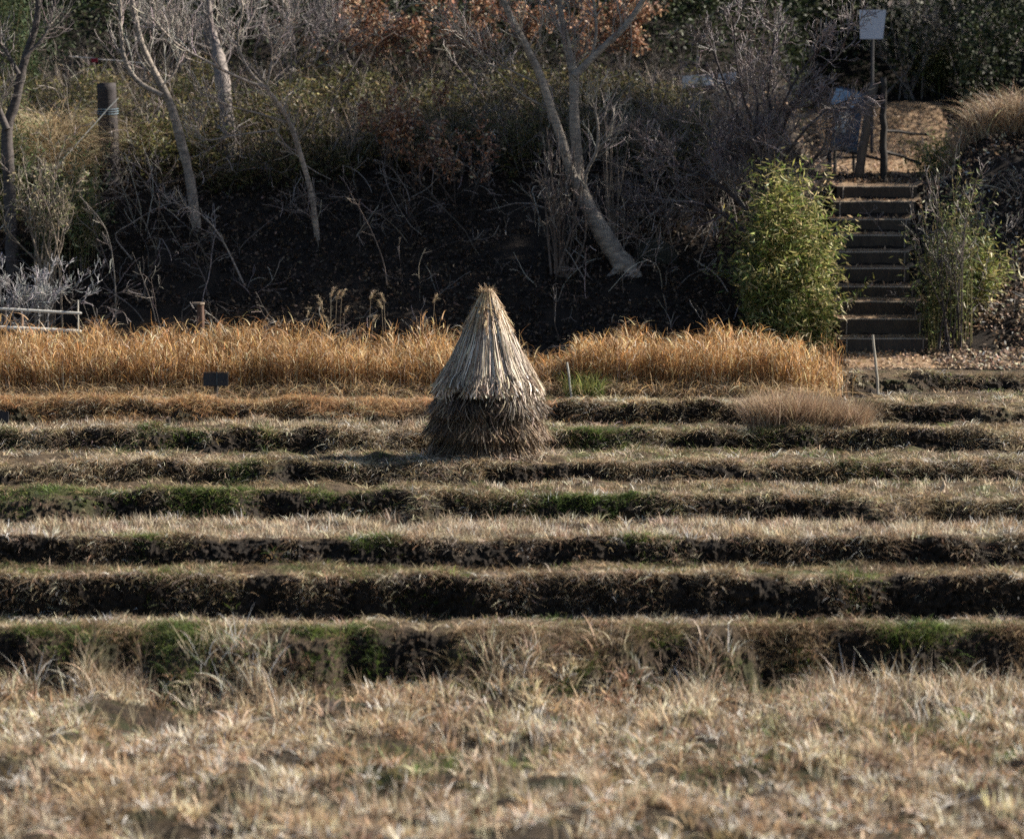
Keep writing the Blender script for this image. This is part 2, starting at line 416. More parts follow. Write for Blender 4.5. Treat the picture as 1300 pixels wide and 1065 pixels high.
tag(B.build('dead_stems', M['dry']), 'tall wispy grey stems rising before the nearest bank', kind='stuff')

Bd = MB(); Bg = MB()
BRN = [(.20, .13, .08), (.28, .19, .12), (.13, .09, .055), (.36, .26, .17)]
# nearest bank: green and brown hanging grass
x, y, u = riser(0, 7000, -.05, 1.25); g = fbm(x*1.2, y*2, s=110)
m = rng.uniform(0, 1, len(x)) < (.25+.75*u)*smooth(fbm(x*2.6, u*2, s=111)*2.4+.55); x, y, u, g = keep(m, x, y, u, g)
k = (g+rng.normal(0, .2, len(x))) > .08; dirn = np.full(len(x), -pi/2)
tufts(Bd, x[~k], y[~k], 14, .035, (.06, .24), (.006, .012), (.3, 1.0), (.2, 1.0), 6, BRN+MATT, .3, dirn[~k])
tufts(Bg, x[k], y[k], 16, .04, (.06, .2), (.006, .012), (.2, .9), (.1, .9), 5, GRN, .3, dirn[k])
# treads: (n tufts, palette, n green)
SPEC = {0: (1700, TAN, 420), 1: (2300, MATT, 700), 2: (1100, TAN, 130), 3: (2600, MATT, 420), 4: (3600, MATT+TAN, 800), 5: (2300, MATT+TAN, 500), 6: (3400, MATT+TAN, 600)}
for i, (nm, cp, ng) in SPEC.items():
    x, y, u = tread(i, nm); m = rng.uniform(0, 1, nm) < smooth(fbm(x*1.5, y*3, s=120+i)*2.2+.55); x, y = keep(m, x, y)
    tufts(Bd, x, y, 15, .05, (.05, .17), (.006, .012), (.3, 1.0), (.1, .9), 5, cp, .3, fbm(x*.8, y*.8, s=333)*6, 1.0, .38)
    x, y, u = tread(i, ng*2, 0, .98); m = fbm(x*1.1, y*2.2, s=140+i) > .1; x, y = keep(m, x, y)
    tufts(Bg, x, y, 16, .05, (.03, .12), (.006, .012), (.1, .9), (0, .6), 4, GRN+[(.2, .19, .08)], .25)
# lips and faces of the other banks: hanging matted clumps with dark gaps
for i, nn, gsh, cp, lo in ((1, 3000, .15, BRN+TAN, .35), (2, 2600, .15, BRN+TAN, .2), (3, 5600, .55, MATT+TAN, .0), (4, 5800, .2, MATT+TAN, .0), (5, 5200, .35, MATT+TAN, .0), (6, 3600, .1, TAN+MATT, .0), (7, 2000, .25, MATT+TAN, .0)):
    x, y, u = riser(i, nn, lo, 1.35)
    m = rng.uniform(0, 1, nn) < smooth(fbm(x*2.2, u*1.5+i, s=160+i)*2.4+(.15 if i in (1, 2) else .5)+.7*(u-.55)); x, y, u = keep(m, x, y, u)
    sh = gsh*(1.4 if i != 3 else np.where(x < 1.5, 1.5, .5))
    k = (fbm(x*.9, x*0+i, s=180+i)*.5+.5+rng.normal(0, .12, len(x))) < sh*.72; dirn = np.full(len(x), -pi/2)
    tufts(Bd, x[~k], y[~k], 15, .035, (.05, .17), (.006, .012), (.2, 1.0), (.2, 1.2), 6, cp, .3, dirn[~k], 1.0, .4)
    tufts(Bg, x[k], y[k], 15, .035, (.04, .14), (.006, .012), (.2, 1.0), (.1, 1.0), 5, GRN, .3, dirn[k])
# short broken straws and roots lying over every bank face
for i in range(8):
    nn = 11000
    x, y, u = riser(i, nn, -.1, 1.2); x, y = keep(rng.uniform(0, 1, nn) < smooth(fbm(x*3, u*2, s=700+i)*2+.5), x, y); n = len(x)
    blades(Bd, pts(x, y-.02)+np.array([0, 0, .015]), U(.03, .10, n), U(.004, .010, n), U(0, 2*pi, n), U(.5, 1.2, n), U(.2, 1.5, n), 4, pal(n, [(.07, .05, .035), (.12, .085, .06), (.045, .033, .025)] if i in (1, 2) else [(.16, .11, .07), (.25, .18, .12), (.09, .065, .045), (.07, .08, .03)], .35), .0)
# bright green tufts on the soil banks
for cx, i, wd in ((-3.7, 1, .45), (-.9, 1, .4), (-3.9, 0, .9), (-2.1, 0, .5), (1.5, 2, .25), (-4.2, 2, .3), (3.7, 1, .25), (-1.5, 2, .3), (.9, 5, .5), (2.3, 5, .7), (-2.4, 3, .3), (4.4, 0, .3)):
    n = 60; x = rng.normal(cx, wd*.6, n); y = lip(i, x)+rng.normal(.02, .09, n)
    tufts(Bg, x, y, 18, .035, (.05, .15), (.005, .010), (.1, .9), (.1, .8), 5, [(.10, .15, .035), (.14, .18, .05), (.08, .11, .03)], .25, np.full(n, -pi/2))
tag(Bd.build('matted_grass', M['dry']), 'matted brown dead grass on the field banks', kind='stuff')
tag(Bg.build('grass_patches', M['green']), 'patches of short green grass on the field banks', kind='stuff')

# stubble terrace: upright cut rice stems
B = MB(); n = 4600
x, y, u = tread(2, n, .02, 1.0); m = rng.uniform(0, 1, n) < smooth(fbm(x*2.1, y*4, s=200)*2+.6); x, y = keep(m, x, y)
tufts(B, x, y, 12, .035, (.06, .19), (.006, .012), (0, .6), (0, .5), 5, PALE, .25)
x, y, u = tread(5, 1500, .45, 1.0); m = (x < .5); x, y = keep(m, x, y)
tufts(B, x, y, 11, .035, (.06, .15), (.006, .012), (0, .6), (0, .4), 4, PALE, .2)
x, y, u = tread(3, 1300, 0, 1.0); m = (x > -.5); x, y = keep(m, x, y)
tufts(B, x, y, 11, .035, (.05, .13), (.006, .012), (0, .6), (0, .4), 4, PALE, .2)
tag(B.build('rice_stubble', M['dry']), 'pale upright stubble left on the cut rice terraces', kind='stuff')

# orange grass fringe on the bank under the reeds (left)
B = MB(); n = 2600
x = U(-8.2, 2.0, n); y = lip(6, x)+rng.normal(.0, .15, n); m = rng.uniform(0, 1, n) < smooth((.2-x)*.6)*.9+.12; x, y = keep(m, x, y)
ORL = [(.46, .30, .17), (.38, .24, .13), (.56, .41, .26), (.28, .17, .10)]
tufts(B, x, y, 14, .04, (.08, .25), (.005, .010), (.1, 1.0), (.2, 1.1), 6, ORL, .25, np.full(len(x), -pi/2), 1.2, .35)
tag(B.build('orange_grass', M['reed']), 'low orange grass overhanging the bank below the reeds', kind='stuff')

# tall reeds: two stretches
def reeds(x0, x1, n, y0, y1, hmax, name, label, cp=ORG, edge=.5):
    B = MB(); x = U(x0, x1, n); x = x[U(0, 1, n) < np.clip((x1-x)/1.3, 0, 1)+.02]; n = len(x); y = y0+(y1-y0)*U(0, 1, n)
    hh = (.88+.13*fbm(x*1.1, y*.5, s=210)+.26*fbm(x*4, y*2, s=211))*hmax*U(.6, 1.12, n)
    hh *= np.clip((x-x0+.05)/edge, .55, 1)*np.where(x > x1-.6, U(.35, .95, n), 1)
    P = pts(x, y); k = n
    c = pal(n, cp, .2)
    tint = np.exp(.5*fbm(x*3.5, y*3, s=212))[:, None]; c = np.clip(c*tint, .01, .8)
    blades(B, P, hh, U(.007, .014, n), U(0, 2*pi, n), np.abs(rng.normal(0, .09, n)), U(0, .08, n)+(U(0, 1, n) < .08)*.4, 7, c)
    # hanging leaves from the stems
    n2 = n*2; i = rng.integers(0, n, n2); t = U(.35, .98, n2)
    b = P[i]+np.stack([rng.normal(0, .03, n2), rng.normal(0, .03, n2), hh[i]*t], 1)
    blades(B, b, U(.08, .26, n2), U(.007, .017, n2), U(0, 2*pi, n2), U(.2, .7, n2), U(.0, .95, n2), 6, np.clip(pal(n2, cp, .3)*tint[i]*np.where(U(0, 1, n2) < .12, 1.6, 1)[:, None], .01, .85), 0)
    # broken pale leaves low in the front
    n3 = n//3; xx = U(x0, x1-.25, n3); yy = y0-U(0, .25, n3)+.1
    blades(B, pts(xx, yy), U(.12, .5, n3), U(.006, .014, n3), rng.normal(-pi/2, 1.4, n3), U(.1, .8, n3), U(.2, 1.1, n3), 6, pal(n3, [(.62, .5, .36), (.5, .38, .24), (.4, .3, .18)], .2))
    return tag(B.build(name, M['reed']), label, kind='stuff')
reeds(-8.6, .6, 15500, 44.6, 46.0, .83, 'reeds', 'long row of orange dead reeds left of the straw stack')
reeds(.5, 4.85, 9000, 44.7, 46.0, .86, 'reeds', 'orange dead reeds between the straw stack and the steps')
# greener tall weeds between
B = MB(); n = 700; x = U(.75, 1.3, n); y = U(44.3, 44.9, n)
blades(B, pts(x, y), U(.2, .55, n), U(.008, .016, n), U(0, 2*pi, n), U(0, .3, n), U(.1, .7, n), 6, pal(n, [(.10, .15, .04), (.17, .19, .06), (.3, .3, .1)], .25))
tag(B.build('green_reeds', M['green']), 'greenish reeds low in front of the orange reeds by the grey stake', kind='stuff')

# leaf litter on the bank
STEPZ = np.array([at(1110, r_, Y_)[2] for r_, Y_ in zip((430, 405, 383, 364, 341, 320, 299, 279, 256, 237), np.linspace(48.95, 52.6, 10))])
B = MB(); n = 60000
x = U(-9.3, 9.3, n); y = 47.2+7*U(0, 1, n)**1.1; m = (fbm(x*1.4, y*1.6, s=230) > -.35) & ~((np.abs(x-SX(y)) < .7) & (y < 52.6)); x, y = keep(m, x, y); n = len(x)
p = pts(x, y); p[:, 2] += U(.03, .07, n)
rt = np.clip((x-6.2)/1.0, 0, 1)[:, None]  # leaves brighten towards the right: sunlight painted into their colour
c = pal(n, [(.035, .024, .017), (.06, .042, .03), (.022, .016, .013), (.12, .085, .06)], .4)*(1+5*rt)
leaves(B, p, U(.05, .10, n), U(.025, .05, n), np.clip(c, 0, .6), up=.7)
n = 7000; y = U(46.9, 61, n); x = SX(y)+rng.normal(0, 1.0, n); p = pts(x, y); p[:, 2] += U(.03, .07, n); st_ = (y > 49) & (y < 52.7); x = np.where(st_, SX(y)+(x-SX(y))*.55, x); p[:, 0] = x; p[st_, 2] = STEPZ[np.clip(((y[st_]-48.95)/.4056).astype(int), 0, 9)]+U(.0, .03, st_.sum()); m = ~st_ | (np.mod(y-48.95, .4056) > .06); p, = keep(m, p); n = len(p)
leaves(B, p, U(.04, .09, n), U(.02, .05, n), pal(n, [(.35, .24, .15), (.2, .13, .08), (.45, .34, .24)], .3), up=.5)
tag(B.build('leaf_litter', M['brown']), 'fallen brown leaves scattered over the wooded bank', kind='stuff')
# ------------------------------------------------------------------ straw stack
sc = at(619, 584, 40.0); SXC, SYC = sc[0], 40.05
SZ = float(gz(SXC, SYC))
st = thing('straw_stack', 'tall conical stack of pale rice straw with a shaggy tiered skirt', 'straw stack', (SXC, SYC, SZ))
prof_z = np.array([0, .35, .45, .78, .84, 1.05, 1.25, 1.55, 1.8, 1.95, 2.05, 2.2])
prof_r = np.array([.66, .64, .62, .60, .61, .53, .445, .31, .205, .14, .10, .02])
PR = lambda z: np.interp(z, prof_z, prof_r)
def lathe(B, zs, off, col, n=48):
    a = np.linspace(0, 2*pi, n, endpoint=False); Z, A = np.meshgrid(zs, a, indexing='ij')
    R = np.maximum(PR(Z)+off+.02*fbm(A*3, Z*6, s=300), .005)
    V = np.stack([SXC+R*np.cos(A), SYC+R*np.sin(A), SZ+Z], 2).reshape(-1, 3)
    k = np.arange(len(zs)-1)[:, None]*n; j = np.arange(n)[None]
    F = np.stack([k+j, k+(j+1) % n, k+n+(j+1) % n, k+n+j], 2).reshape(-1, 4); B.add(V, F, col)
STR = [(.47, .385, .29), (.60, .50, .39), (.34, .26, .19), (.74, .65, .53), (.20, .145, .105), (.10, .075, .055)]
def cone_strands(B, n, zt, zb, wid, cols, flare=0.0, lift=.03, K=7, jit=.05, swirl=.12):
    zt = U(zt[0], zt[1], n); zb = U(zb[0], zb[1], n); a0 = U(0, 2*pi, n); a1 = a0+rng.normal(0, swirl, n)*(zt-zb)
    t = np.linspace(0, 1, K)[None]; z = zt[:, None]*(1-t)+zb[:, None]*t; a = a0[:, None]*(1-t)+a1[:, None]*t
    clump = .025*np.sin(a*13+2*np.sin(a*5))
    r = PR(z)+U(0, lift, n)[:, None]+clump*t+flare*t**3*U(.3, 1.2, n)[:, None]+rng.normal(0, jit, (n, 1))*.3*t
    P = np.stack([SXC+r*np.cos(a), SYC+r*np.sin(a), SZ+z], 2)
    tw = rng.normal(0, .5, n); sd = np.stack([-np.sin(a0)*np.cos(tw)+np.cos(a0)*np.sin(tw)*.8, np.cos(a0)*np.cos(tw)+np.sin(a0)*np.sin(tw)*.8, np.sin(tw)*.3], 1)
    sd /= np.linalg.norm(sd, axis=1)[:, None]
    ribbons(B, P, U(wid[0], wid[1], n)[:, None]*np.linspace(1, .7, K)[None], sd, pal(n, cols, .22))
B = MB(); lathe(B, np.linspace(0, 2.16, 40), -.06, (.035, .026, .02)); B.build('core', M['straw'], st, True)
B = MB(); cone_strands(B, 7500, (1.1, 2.05), (.93, 1.12), (.005, .012), STR, flare=.06, lift=.03)
cone_strands(B, 1500, (1.2, 2.05), (.9, 1.6), (.006, .014), STR+[(.7, .64, .55)], lift=.05)
for q in range(17):   # bunches of butt ends along the eave
    a0 = q*2*pi/17+rng.normal(0, .06); n = 190; aa = a0+rng.normal(0, .10, n); zt = U(1.08, 1.22, n); zb = .87+.05*rng.normal()+rng.normal(0, .03, n); t = np.linspace(0, 1, 6)[None]
    rr = PR(zt)[:, None]*(1-t)+(.69+.04*rng.normal()+rng.normal(0, .025, n))[:, None]*t+.04*np.sin(t*pi)*U(.2, 1.2, n)[:, None]; az = aa[:, None]+(rng.normal(0, .07, n)+(aa-a0)*.4)[:, None]*t**2
    P = np.stack([SXC+rr*np.cos(az), SYC+rr*np.sin(az), SZ+zt[:, None]*(1-t)+zb[:, None]*t], 2); tw = rng.normal(0, .9, n)
    sd = np.stack([-np.sin(aa)*np.cos(tw)+np.cos(aa)*np.sin(tw), np.cos(aa)*np.cos(tw)+np.sin(aa)*np.sin(tw), np.sin(tw)*.3], 1); sd /= np.linalg.norm(sd, axis=1)[:, None]
    ribbons(B, P, U(.006, .013, n)[:, None]*np.ones((1, 6)), sd, pal(n, STR, .25)*np.exp(rng.normal(0, .15)))
B.build('thatch', M['straw'], st)
B = MB(); BR = [(.34, .23, .13), (.44, .32, .19), (.25, .17, .10), (.52, .40, .26)]
cone_strands(B, 1300, (1.85, 2.18), (1.6, 1.98), (.006, .013), BR, flare=.04, lift=.035)
n = 500; a = U(0, 2*pi, n); r = U(0, .05, n); base = np.stack([SXC+r*np.cos(a), SYC+r*np.sin(a), np.full(n, SZ+2.08)+U(-.05, .05, n)], 1)
blades(B, base, U(.06, .17, n), U(.005, .01, n), a, U(.0, .6, n), U(.0, .8, n), 5, pal(n, BR, .2))
B.build('topknot', M['straw'], st)
B = MB(); a = np.linspace(0, 2*pi, 40); P = np.stack([SXC+(PR(1.93)+.045)*np.cos(a), SYC+(PR(1.93)+.045)*np.sin(a), SZ+1.93+.02*np.sin(a*2)], 1)
tubes(B, P[None], np.full((1, 40), .012), 6, (.26, .19, .12)); B.build('tie', M['straw'], st)
# tiers of sheaves: each one a bundle hanging outward
def sheaf(a, z1, z2, r1, r2, cols, nb=210):
    B = MB(); n = nb; lump = .035*rng.normal(); cols = np.array(cols)*np.exp(rng.normal(0, .3))
    wa = .30*U(-1, 1, n); aa = a+wa*.8; t = np.linspace(0, 1, 6)[None]
    top = U(-.06, .05, n); bot = rng.normal(0, .05, n)
    z = (z1+top)[:, None]*(1-t)+(z2+bot)[:, None]*t
    rr = r1*(1-t**1.05)+r2*t**1.05+ (.115*np.sqrt(1-np.clip(np.abs(wa)/.31, 0, 1)**2)*U(.2, 1, n))[:, None]*np.sin(t*pi*.75+.3)+rng.normal(0, .055, (n, 1))*t**2.5
    az = aa[:, None]+(rng.normal(0, .13, n)[:, None]+wa[:, None]*.5)*t**2
    rr = rr+lump*np.sin(t*pi*.85+.2)
    P = np.stack([SXC+rr*np.cos(az), SYC+rr*np.sin(az), SZ+np.maximum(z, -.03)], 2)
    tw = rng.normal(0, .9, n); sd = np.stack([-np.sin(aa)*np.cos(tw)+np.cos(aa)*np.sin(tw), np.cos(aa)*np.cos(tw)+np.sin(aa)*np.sin(tw), np.sin(tw)*.3], 1); sd /= np.linalg.norm(sd, axis=1)[:, None]
    ribbons(B, P, U(.005, .012, n)[:, None]*np.linspace(1, .6, 6)[None], sd, pal(n, cols, .28))
    B.build('sheaf', M['straw'], st)
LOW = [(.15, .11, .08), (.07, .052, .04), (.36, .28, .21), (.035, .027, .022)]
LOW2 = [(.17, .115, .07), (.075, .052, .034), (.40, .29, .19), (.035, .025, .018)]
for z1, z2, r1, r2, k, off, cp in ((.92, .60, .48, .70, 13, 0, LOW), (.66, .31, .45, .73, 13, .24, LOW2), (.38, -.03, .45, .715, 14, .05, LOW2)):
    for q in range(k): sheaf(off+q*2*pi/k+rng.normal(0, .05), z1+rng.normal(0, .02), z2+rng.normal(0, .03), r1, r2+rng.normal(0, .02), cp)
# grass at the foot
n = 1600; a = U(0, 2*pi, n); r = U(.55, 1.0, n)**1.0; x = SXC+r*np.cos(a); y = SYC+r*np.sin(a)*.9; B = MB()
blades(B, pts(x, y)+np.array([0, 0, .02]), U(.06, .25, n), U(.004, .009, n), U(0, 2*pi, n), U(.7, 1.2, n), U(.1, .8, n), 5, pal(n, STR, .25), 0)
tag(B.build('loose_straw', M['straw']), 'loose straws scattered round the foot of the straw stack', kind='stuff')
# ------------------------------------------------------------------ small field things
def fg(px, Y, dz=0):
    x = at(px, 500, Y)[0]; return np.array([x, Y, float(gz(x, Y))+dz])
# information board
p = fg(274, 44.0)
t = thing('field_sign', 'small dark board on a short post before the orange reeds', 'sign', p)
B = MB(); bar(B, p+[0, .03, -.1], p+[0, .03, .36], .03, (.03, .026, .024), 8); B.build('post', M['wood'], t)
zc = at(274, 482, 44.0)[2]
B = MB(); v, f = boxv((p[0], p[1], zc), (.345, .022, .175)); B.add(v, f, (.024, .028, .036)); 
v, f = boxv((p[0], p[1]+.002, zc+.097), (.36, .035, .012)); B.add(v, f, (.03, .03, .035)); B.build('board', M['wood'], t)
B = MB(); v, f = boxv((p[0]+.018, p[1]-.02, zc+.01), (.014, .006, .165)); B.add(v, f, (.06, .085, .10)); B.build('batten', M['paint'], t)
# left edge board
p = fg(1, 42.4)
t = thing('field_marker', 'dark little board on a stub post at the left field edge', 'marker', p)
B = MB(); bar(B, p+[0, .02, -.1], p+[0, .02, .12], .02, (.04, .035, .03)); B.build('post', M['wood'], t)
B = MB(); v, f = boxv((p[0], p[1], p[2]+.13), (.20, .025, .16), rx=radians(-6)); B.add(v, f, (.022, .022, .028)); B.build('board', M['wood'], t)
# short peg
p = fg(213, 42.3); B = MB(); bar(B, p+[0, 0, -.08], p+[.005, 0, .12], (.03, .028), (.05, .042, .036), 10)
tag(B.build('wooden_peg', M['wood']), 'short dark wooden peg standing in the matted grass', 'peg')
# thin pole before the steps
a_ = fg(1116, 44.9, -.1); b_ = at(1108, 425, 44.9)
B = MB(); bar(B, a_, b_, (.022, .018), (.30, .28, .24), 8, 7, .003)
tag(B.build('wooden_pole', M['wood']), 'thin pale upright pole in front of the steps', 'pole')
a_ = fg(727, 44.3, -.1); b_ = at(720, 460, 44.3)
B = MB(); bar(B, a_, b_, (.017, .014), (.36, .36, .33), 8, 7, .003)
tag(B.build('garden_stake', M['wood']), 'slim grey stake leaning by the reeds right of the straw stack', 'stake')
# pale pointed stub in the lower terrace
p = fg(1196, 37.6)
B = MB(); bar(B, p+[0, 0, -.05], p+[.03, 0, .17], (.06, .012), (.42, .33, .24), 9, 6, .006)
tag(B.build('stump', M['wood']), 'small pale pointed stub standing on the low right bank', 'stub')
# plate topped stump behind the reeds
p = fg(255, 47.6); zt = at(250, 384, 47.6)[2]
t = thing('capped_post', 'reddish wooden post with a flat cap behind the reeds', 'post', p)
B = MB(); bar(B, p+[0, 0, -.2], (p[0], p[1], zt-.03), (.062, .055), (.10, .06, .045), 12, 6, .004); B.build('post', M['wood'], t)
B = MB(); bar(B, (p[0]-.03, p[1], zt-.03), (p[0]-.03, p[1], zt), (.10, .10), (.2, .16, .13), 14, 3); B.build('cap', M['wood'], t)
# bamboo rail fence at left
YF = 47.2
t = thing('bamboo_fence', 'low fence of two white bamboo rails at the left', 'fence', fg(50, YF))
for (x0, y0, x1, y1, r, k) in ((0, 392, 104, 398, .021, 9), (-12, 415, 104, 421, .029, 11)):
    a_, b_ = at(x0-20, y0-1, YF), at(x1, y1, YF)
    B = MB(); K = 60; tt = np.linspace(0, 1, K)[:, None]; P = a_*(1-tt)+b_*tt; ph = (tt[:, 0]*k) % 1
    R = r*(1+.12*(ph < .06))*np.where(tt[:, 0] > .985, .5, 1); cc = (.62, .60, .55)
    tubes(B, P[None], R[None], 10, cc); B.build('rail', M['paint'], t)
for px, y0, hw, col in ((5, 388, .035, (.06, .05, .05)), (28, 400, .018, (.3, .2, .14)), (99, 381, .012, (.42, .4, .36))):
    b_ = at(px, y0, YF+.04); B = MB(); bar(B, (b_[0]+.05*(px == 5), YF+.05, float(gz(b_[0], YF))-.2), b_, hw, col, 8); B.build('post', M['wood'], t)
# red tagged rod, slanting pole, cut trunk at upper left
YA = 54.0
a_, b_ = at(88, 72, YA), at(186, 81, YA)
t = thing('marker_rod', 'thin pale rod with a red tape tag among the shrubs', 'rod', a_)
B = MB(); bar(B, a_, b_, .011, (.45, .42, .40), 6, 8, .004); B.build('rod', M['wood'], t)
B = MB(); c_ = at(120, 77, YA); v, f = boxv((c_[0], c_[1]-.016, c_[2]), (.11, .012, .07), 0, .1); B.add(v, f, (.20, .015, .03)); B.build('tape', M['paint'], t)
YT = hit(140, 232)
a_, b_ = at(-8, 300, hit(-8, 300)-.1), at(150, 124, YT-.22)
B = MB(); bar(B, a_, b_, (.010, .008), (.27, .28, .28), 8, 12, .006)
tag(B.build('prop_pole', M['wood']), 'long pale slanting pole leaning against the cut trunk', 'pole')
YT = hit(140, 232); p = fg(140, YT); zt = at(140, 106, YT)[2]
t = thing('cut_trunk', 'thick dark tree trunk cut off flat with string round it', 'tree trunk', p)
B = MB(); P = spline([(p[0]+.05, p[1], p[2]-.3), (p[0]+.03, p[1], p[2]+.4), (p[0], p[1], zt-.6), (p[0]-.02, p[1], zt)], 16)
R = np.interp(np.linspace(0, 1, 16), [0, .25, 1], [.26, .17, .16]); P = np.concatenate([P, P[-1:]+[[0, 0, .004]]]); R = np.append(R, .005)
tubes(B, P[None], R[None], 16, (.035, .03, .032)); B.build('trunk', M['bark'], t, True)
B = MB(); a = np.linspace(0, 2*pi, 24)
for dz in (.42, .46, .50): P = np.stack([p[0]+.175*np.cos(a), p[1]+.175*np.sin(a), zt-dz+.02*np.sin(a)], 1); tubes(B, P[None], np.full((1, 24), .006), 5, (.2, .28, .34))
B.build('string', M['paint'], t)

# ------------------------------------------------------------------ steps
t = thing('log_steps', 'flight of dark timber-edged earth steps climbing the bank', 'steps', (5.76, 49.0, .95))
rows = [437, 412, 385, 360, 338, 318, 298, 277, 257, 238]   # photo rows of the step edges, bottom to top
N = 11
ledge = [(1066, 1178, 430), (1066, 1174, 405), (1060, 1168, 383), (1053, 1164, 364), (1048, 1154, 341), (1050, 1154, 320), (1050, 1154, 299), (1054, 1156, 279), (1058, 1162, 256), (1062, 1164, 237)]
yy = np.linspace(48.95, 52.6, len(ledge))
prevz = .86
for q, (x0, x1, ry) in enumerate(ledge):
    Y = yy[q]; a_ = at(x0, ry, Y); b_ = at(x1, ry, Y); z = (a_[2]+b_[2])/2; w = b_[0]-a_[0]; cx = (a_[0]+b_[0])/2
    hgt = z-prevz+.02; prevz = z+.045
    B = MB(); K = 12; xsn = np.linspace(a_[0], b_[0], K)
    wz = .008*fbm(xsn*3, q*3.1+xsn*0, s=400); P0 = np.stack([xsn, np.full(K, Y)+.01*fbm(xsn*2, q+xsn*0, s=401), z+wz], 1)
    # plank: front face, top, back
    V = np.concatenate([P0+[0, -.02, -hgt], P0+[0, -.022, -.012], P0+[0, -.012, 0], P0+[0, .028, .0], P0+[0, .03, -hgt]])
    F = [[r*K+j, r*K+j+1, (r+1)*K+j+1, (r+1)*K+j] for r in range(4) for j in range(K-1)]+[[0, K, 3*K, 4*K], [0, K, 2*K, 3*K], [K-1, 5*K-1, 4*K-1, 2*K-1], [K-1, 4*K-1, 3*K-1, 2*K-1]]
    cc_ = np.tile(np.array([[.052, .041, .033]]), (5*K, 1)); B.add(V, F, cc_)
    Pt = P0+[0, 0, .004]; B.add(np.concatenate([Pt+[0, -.022, -.012], Pt+[0, -.014, 0], Pt+[0, .04, .002]]), [[r*K+j, r*K+j+1, (r+1)*K+j+1, (r+1)*K+j] for r in range(2) for j in range(K-1)], (.36, .30, .23)); stp = B.build('step', M['wood'], t)  # pale strip along the plank top paints in its sunlit edge
    for sx, cc in ((a_[0]+.10, (.30, .26, .22)), (b_[0]-.08, (.26, .22, .19))):
        B = MB(); bar(B, (sx, Y-.035, z-hgt-.03), (sx+.005, Y-.036, z+.012), .011, cc, 6, 3); B.build('stake', M['wood'], stp)
    # tread soil
    Y2 = (yy[q+1] if q < len(ledge)-1 else 53.0); 
    B = MB(); gx, gy = np.meshgrid(np.linspace(a_[0]-.08, b_[0]+.10, 30), np.linspace(Y+.03, Y2-.022, 8))
    edge = np.clip((np.maximum(a_[0]-gx, gx-b_[0])+.02)/.1, 0, 1)
    V = np.stack([gx, gy, z-.012+.018*fbm(gx*6, gy*6, s=410+q)+.17*(gy-Y)+.05*edge], 2).reshape(-1, 3); a = np.arange(7)[:, None]*30+np.arange(29)[None]
    B.add(V, np.stack([a, a+1, a+31, a+30], 2).reshape(-1, 4), (1, 1, 1)); B.build('tread', M['dirt'], t, True)

# posts, rails and boards at the top landing
YP = 53.6
a_, b_ = at(1088, 219, YP), at(1110, 105, YP)
B = MB(); bar(B, a_-[0, 0, .2], b_, (.085, .07), (.095, .078, .064), 10, 8, .006)
tag(B.build('leaning_post', M['wood'], None, True), 'thick square-cut brown post leaning right at the stair head', 'post')
a_, b_ = at(1122, 222, YP), at(1122, 98, YP)
t = thing('railing', 'upright dark log post with two rails beside the path', 'railing', a_)
B = MB(); bar(B, a_-[0, 0, .2], b_, (.068, .05), (.03, .026, .024), 10, 12, .008); B.build('post', M['wood'], t, True)
for (x0, y0, x1, y1, r) in ((1118, 166, 1178, 172, .028), (1117, 190, 1170, 208, .034)):
    B = MB(); bar(B, at(x0, y0, YP-.02), at(x1, y1, YP+.4), (r, r*.7), (.035, .03, .028), 8, 8, .008); B.build('rail', M['wood'], t)
t = thing('low_rail', 'dark low rail half hidden behind the leaning post', 'railing', at(1062, 210, 54.2))
for (x0, y0, x1, y1, r) in ((1056, 188, 1120, 203, .026), (1062, 200, 1090, 200, .02)):
    B = MB(); bar(B, at(x0, y0, 54.2), at(x1, y1, 54.2), r, (.04, .034, .03), 8, 6, .006); B.build('rail', M['wood'], t)
B = MB(); bar(B, at(1053, 218, 54.1), at(1053, 190, 54.1), .035, (.035, .03, .03), 8, 4); B.build('post', M['wood'], t)
# blue grey notice board
YN = 54.4
t = thing('notice_board', 'tilted blue-grey notice board behind the bare shrub by the steps', 'notice board', at(1075, 200, YN))
def quad_slab(B, cs, Y, col, th=.03):
    f_ = [at(x, y, Y+dy) for (x, y, dy) in cs]; b_ = [p+[0, th, 0] for p in f_]
    B.add(np.array(f_+b_), [[0, 1, 2, 3], [7, 6, 5, 4], [0, 4, 5, 1], [1, 5, 6, 2], [2, 6, 7, 3], [3, 7, 4, 0]], col)
B = MB(); quad_slab(B, [(1054, 183, 0), (1088, 192, 0), (1098, 118, .25), (1066, 110, .25)], YN, (.06, .08, .12)); B.build('board', M['paint'], t)
B = MB(); quad_slab(B, [(1054, 132, 0), (1082, 138, 0), (1094, 120, .1), (1062, 112, .1)], YN-.05, (.20, .29, .40), .02); B.build('roof', M['paint'], t)
B = MB(); quad_slab(B, [(1058, 165, 0), (1073, 170, 0), (1077, 140, .1), (1066, 142, .1)], YN-.05, (.5, .5, .5), .01); B.build('paper', M['paint'], t)
B = MB(); quad_slab(B, [(1053, 186, 0), (1090, 196, 0), (1091, 192, 0), (1054, 182, 0)], YN-.04, (.07, .08, .085), .05); B.build('ledge', M['wood'], t)
for px, py in ((1060, 186), (1084, 192)):
    b_ = at(px, py, YN+.08); B = MB(); bar(B, (b_[0], b_[1], float(gz(b_[0], b_[1]))-.1), b_, .03, (.05, .045, .04), 8, 4); B.build('leg', M['wood'], t)
